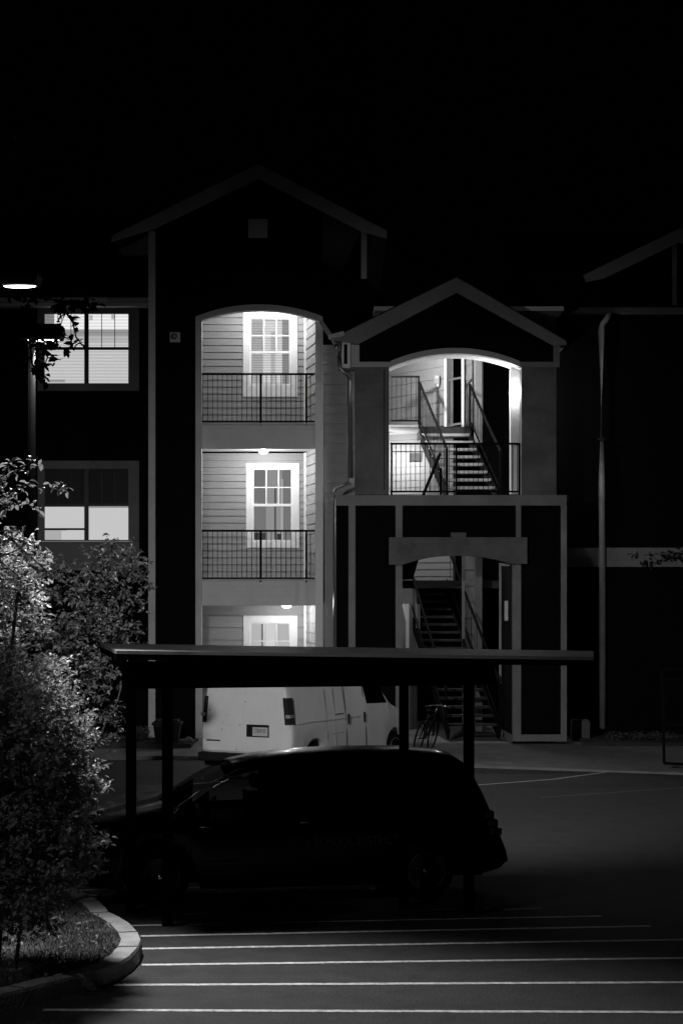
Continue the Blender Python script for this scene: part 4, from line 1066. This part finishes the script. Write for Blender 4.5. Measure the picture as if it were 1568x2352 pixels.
# hanging dark branch crossing the upper left window
sprig('hanging_branch', 'dark leafy branch hanging before the upper left lit window', 'branch',
      [[(-60, 640), (60, 680), (130, 690), (190, 695), (230, 700)], [(130, 690), (150, 720), (140, 745), (110, 765)], [(150, 715), (168, 740), (175, 775), (188, 790)], [(60, 700), (90, 790), (110, 820), (95, 860), (100, 885)], [(90, 790), (130, 800), (160, 798), (180, 780)], [(110, 765), (140, 770), (160, 780)],
       [(140, 700), (120, 705), (118, 715)], [(190, 695), (215, 710), (228, 690)], [(60, 700), (75, 840), (90, 870)], [(130, 690), (160, 700), (200, 688)], [(100, 800), (130, 825), (120, 840)]], 13.0, .062, 'leafx', 21, (-2.4, 13, 4.9), per=.0125, aspect=.62, spread=.018)
# evergreen tip at upper left
rnd = random.Random(9); r = empty('conifer', (-4.9, 27, 0), 'faint evergreen crown high at the left edge above the street lamps', 'tree')
pts = []
for (x0, y0, x1, y1) in ((-60, 410, 40, 395), (-60, 350, 70, 335), (-50, 380, 62, 350), (-40, 330, 45, 318), (-60, 440, 20, 425), (-50, 360, 68, 355)):
    a, b = W(x0, y0, 27), W(x1, y1, 27)
    for i in range(260):
        t = rnd.random(); pts.append((a.lerp(b, t) + Vector((rnd.gauss(0, .04), rnd.gauss(0, .08), rnd.gauss(0, .05))), rnd.uniform(.6, 1.2)))
leafquads('crown', pts, 'needle', r, .09, 4, aspect=.10)
bm = NB(); tube(bm, [(-4.9, 27, 0), (-4.9, 27, 5), (-4.88, 27, 11)], .14, 10, r1=.04); obj('trunk', bm, 'bark', r, smooth=True)
# small weed beyond the minivan's bonnet
rnd = random.Random(31); c = G(352, 1925, 0.0); c.z = 0
wd_ = empty('weed', c, 'small feathery weed growing from the asphalt behind the minivan bonnet', 'plant')
pts = []; bm = NB()
for k in range(9):
    tip = c + Vector((rnd.uniform(-.2, .2), rnd.uniform(-.1, .1), rnd.uniform(.35, .62))); tube(bm, [c, c.lerp(tip, .5) + Vector((rnd.gauss(0, .02), 0, 0)), tip], .004, 5)
    for i in range(16): pts.append((c.lerp(tip, .3 + .7*rnd.random()) + Vector((rnd.gauss(0, .02), rnd.gauss(0, .02), 0)), 1))
obj('stem', bm, 'bark', wd_); leafquads('leaves', pts, 'leaf', wd_, .05, 8)
# low plants along the right wing and the left bed
for i, (x0, x1, Y, h, lb) in enumerate(((1395, 1545, 47.0, .16, 'low dark ground plants on the soil right of the tall downspout'), (300, 340, 46.6, .3, 'small leafy plants left of the wall corner trim'))):
    rnd = random.Random(40+i); a, b = W(x0, 0, Y).x, W(x1, 0, Y).x; r = empty('plant', ((a+b)/2, Y, .1), lb, 'plant')
    leafquads('leaves', [(Vector((rnd.uniform(a, b), Y + rnd.uniform(-.7, .5), .1 + rnd.random()*h)), rnd.uniform(.6, 1.3)) for k in range(500)], 'leaf2', r, .08, 50+i)
# ================================================================== STREET LAMPS
def street_lamp(px, py, Y, headw, label, power, group, polex, zcone, base_z=-.05, tilt=0, tz=0, soft=.12, blend=.22):
    top_ = W(px, py, Y); pole = W(polex, py, Y)
    r = empty('street_lamp', (pole.x, Y, base_z), label, 'street lamp', group)
    bm = NB(); tube(bm, [(pole.x, Y, base_z), (pole.x, Y, top_.z + .03)], .05, 12, r1=.045); obj('pole', bm, 'tree_pole', r, smooth=True)
    x0, x1 = top_.x - headw/2, top_.x + headw/2
    bm = NB(); v0 = [(x0+.03, Y-.16, top_.z), (x1-.03, Y-.16, top_.z), (x1-.03, Y+.16, top_.z), (x0+.03, Y+.16, top_.z)]
    v1 = [(x0, Y-.19, top_.z+.10), (x1, Y-.19, top_.z+.10), (x1, Y+.19, top_.z+.10), (x0, Y+.19, top_.z+.10)]
    v2 = [(x0+.05, Y-.13, top_.z+.19), (x1-.05, Y-.13, top_.z+.19), (x1-.05, Y+.13, top_.z+.19), (x0+.05, Y+.13, top_.z+.19)]
    a, b, c = [[bm.verts.new(p) for p in q] for q in (v0, v1, v2)]
    bm.faces.new(a[::-1]); bm.faces.new(c)
    for p, q in ((a, b), (b, c)):
        for i in range(4): bm.faces.new((p[i], p[(i+1)%4], q[(i+1)%4], q[i]))
    hd = obj('lamp_head', bm, 'lampbody', r, bevel=.01)
    bm = NB()
    rings = []
    for f, dz in ((1.0, -.002), (.8, -.012), (.4, -.018)):
        rings.append([bm.verts.new((top_.x + math.cos(k*math.pi/8)*headw*.40*f, Y + math.sin(k*math.pi/8)*.075*f, top_.z + dz)) for k in range(16)])
    for p, q in zip(rings, rings[1:]):
        for k in range(16): bm.faces.new((p[k], p[(k+1)%16], q[(k+1)%16], q[k]))
    bm.faces.new(rings[-1])
    obj('lens', bm, 'glow2', hd, smooth=True)
    light('lamp_light', 'SPOT', (top_.x, Y, top_.z - .10), power, hd, soft, rot=(R(tilt), 0, R(tz)), cone=R(zcone), blend=blend)
    return r
GRP = 'street lamps along the car park'
street_lamp(97, 781, 25.4, .55, 'street lamp with slim pole, partly hidden by hanging leaves before the upper lit window', P_STREET_A, GRP, 73.5, 108, tilt=52, tz=-14, blend=.8)
street_lamp(46, 657, 20.9, .42, 'street lamp with glowing head high above the roof gutter, topmost light in the picture', P_STREET_B, GRP, -30, 112, soft=.3, tilt=-41, blend=.6)
# unseen lamp added at near left, aimed at the shrub to brighten it
LFr = (-6.8, 12.0, 7.5)
street_lamp(HX + LFr[0]*F/LFr[1], HY - (LFr[2]-EYE)*F/LFr[1], LFr[1], .5, 'added unseen lamp west of the kerbed island, lighting the shrub', P_SHRUB_FILL, GRP, HX + (LFr[0]-.3)*F/LFr[1], 46, tilt=58, tz=-30, blend=.9, soft=.15)
LR = (13.0, 30.0, 8.8)  # a third lamp of the same row, off the right edge of view
street_lamp(HX + LR[0]*F/LR[1], HY - (LR[2]-EYE)*F/LR[1], LR[1], .55, 'street lamp beside the pavement east of the parking bays', P_STREET_R, GRP, HX + (LR[0]+.3)*F/LR[1], 50, tilt=77, tz=41, blend=1.0, soft=.15)
# the tree it shines past (only one branch tip reaches into the picture)
rnd = random.Random(61); tr = empty('tree', (9.4, 38.2, -.05), 'broad leaved street tree whose branch tip crosses the pale band of the right wing', 'tree')
pts = []
for (cx, cy, cz, rr_) in ((9.2, 38, 6.2, 1.5), (10.2, 38.4, 5.4, 1.4), (8.4, 38.3, 5.2, 1.0), (9.0, 38.2, 7.6, 1.2), (10.2, 38, 7.2, 1.2), (8.0, 38.1, 6.6, .7), (9.3, 37.8, 4.4, .9)):
    pts += twig_cluster(rnd, Vector((cx, cy, cz)), (rr_, rr_, rr_*.85), 1300)
leafquads('crown', pts, 'leaf2', tr, .13, 62)
bm = NB(); tube(bm, [(9.4, 38.2, -.1), (9.4, 38.2, 2), (9.3, 38.2, 4), (9.2, 38.1, 7)], .14, 10, r1=.04); tube(bm, [(9.4, 38.2, 2.2), (9.9, 38.3, 4), (10.3, 38.3, 5.6)], .07, 8, r1=.03); tube(bm, [(9.4, 38.2, 2.6), (8.2, 38.2, 4.2), (6.6, 38, 4.25), (5.6, 38, 4.2)], .05, 8, r1=.012); obj('trunk', bm, 'bark', tr, smooth=True)
pts = []
for (a_, b_) in (((6.9, 38, 4.25), (5.45, 38, 4.22)), ((6.6, 38, 4.2), (5.6, 38, 4.03)), ((6.8, 38, 4.3), (5.9, 38, 4.12))):
    a_, b_ = Vector(a_), Vector(b_)
    for k in range(70): pts.append((a_.lerp(b_, rnd.random()) + Vector((rnd.gauss(0, .05), rnd.gauss(0, .08), rnd.gauss(0, .035))), rnd.uniform(.6, 1.2)))
leafquads('leaves', pts, 'leafx', tr, .12, 63)

# grass and ground cover on the island
rnd = random.Random(77); V, Fc = [], []
def inside(x, y):
    p = [(q.x, q.y) for q in inn]; c_ = False; j = len(p)-1
    for i in range(len(p)):
        if (p[i][1] > y) != (p[j][1] > y) and x < (p[j][0]-p[i][0])*(y-p[i][1])/(p[j][1]-p[i][1]) + p[i][0]: c_ = not c_
        j = i
    return c_
cnt = 0
while cnt < 24000:
    x, y = rnd.uniform(-4.4, -1.7), rnd.uniform(16.4, 25)
    if not inside(x, y): continue
    if math.sin(x*5.1 + y*2.3) + math.sin(y*7.7 - x*3) < -1.1: 
        if rnd.random() < .7: continue
    h = rnd.uniform(.025, .075); a = rnd.uniform(0, 6.28); k = len(V); lx, ly = rnd.gauss(0, .03), rnd.gauss(0, .03)
    V += [(x - .004*math.cos(a), y - .004*math.sin(a), KH-.03), (x + .004*math.cos(a), y + .004*math.sin(a), KH-.03), (x+lx, y+ly, KH-.03+h)]; Fc.append((k, k+1, k+2)); cnt += 1
me = bpy.data.meshes.new('grass'); me.from_pydata(V, [], Fc); me.materials.append(M['grassm']); o = bpy.data.objects.new('grass', me); C.objects.link(o)
tag(o, 'short rough grass on the kerbed island', 'grass', None, 'stuff')
pts = []
for k in range(900):
    x, y = rnd.uniform(-3.4, -1.9), rnd.uniform(17.2, 24)
    if inside(x, y) and rnd.random() < .8: pts.append((Vector((x, y, KH + rnd.uniform(-.02, .05))), rnd.uniform(.5, 1.1)))
o = leafquads('ground_cover', pts, 'leaf', None, .06, 78); tag(o, 'low leafy ground cover and fallen leaves on the island', 'ground cover', None, 'stuff')
for o in bpy.data.objects:
    if '_world' in o: del o['_world']
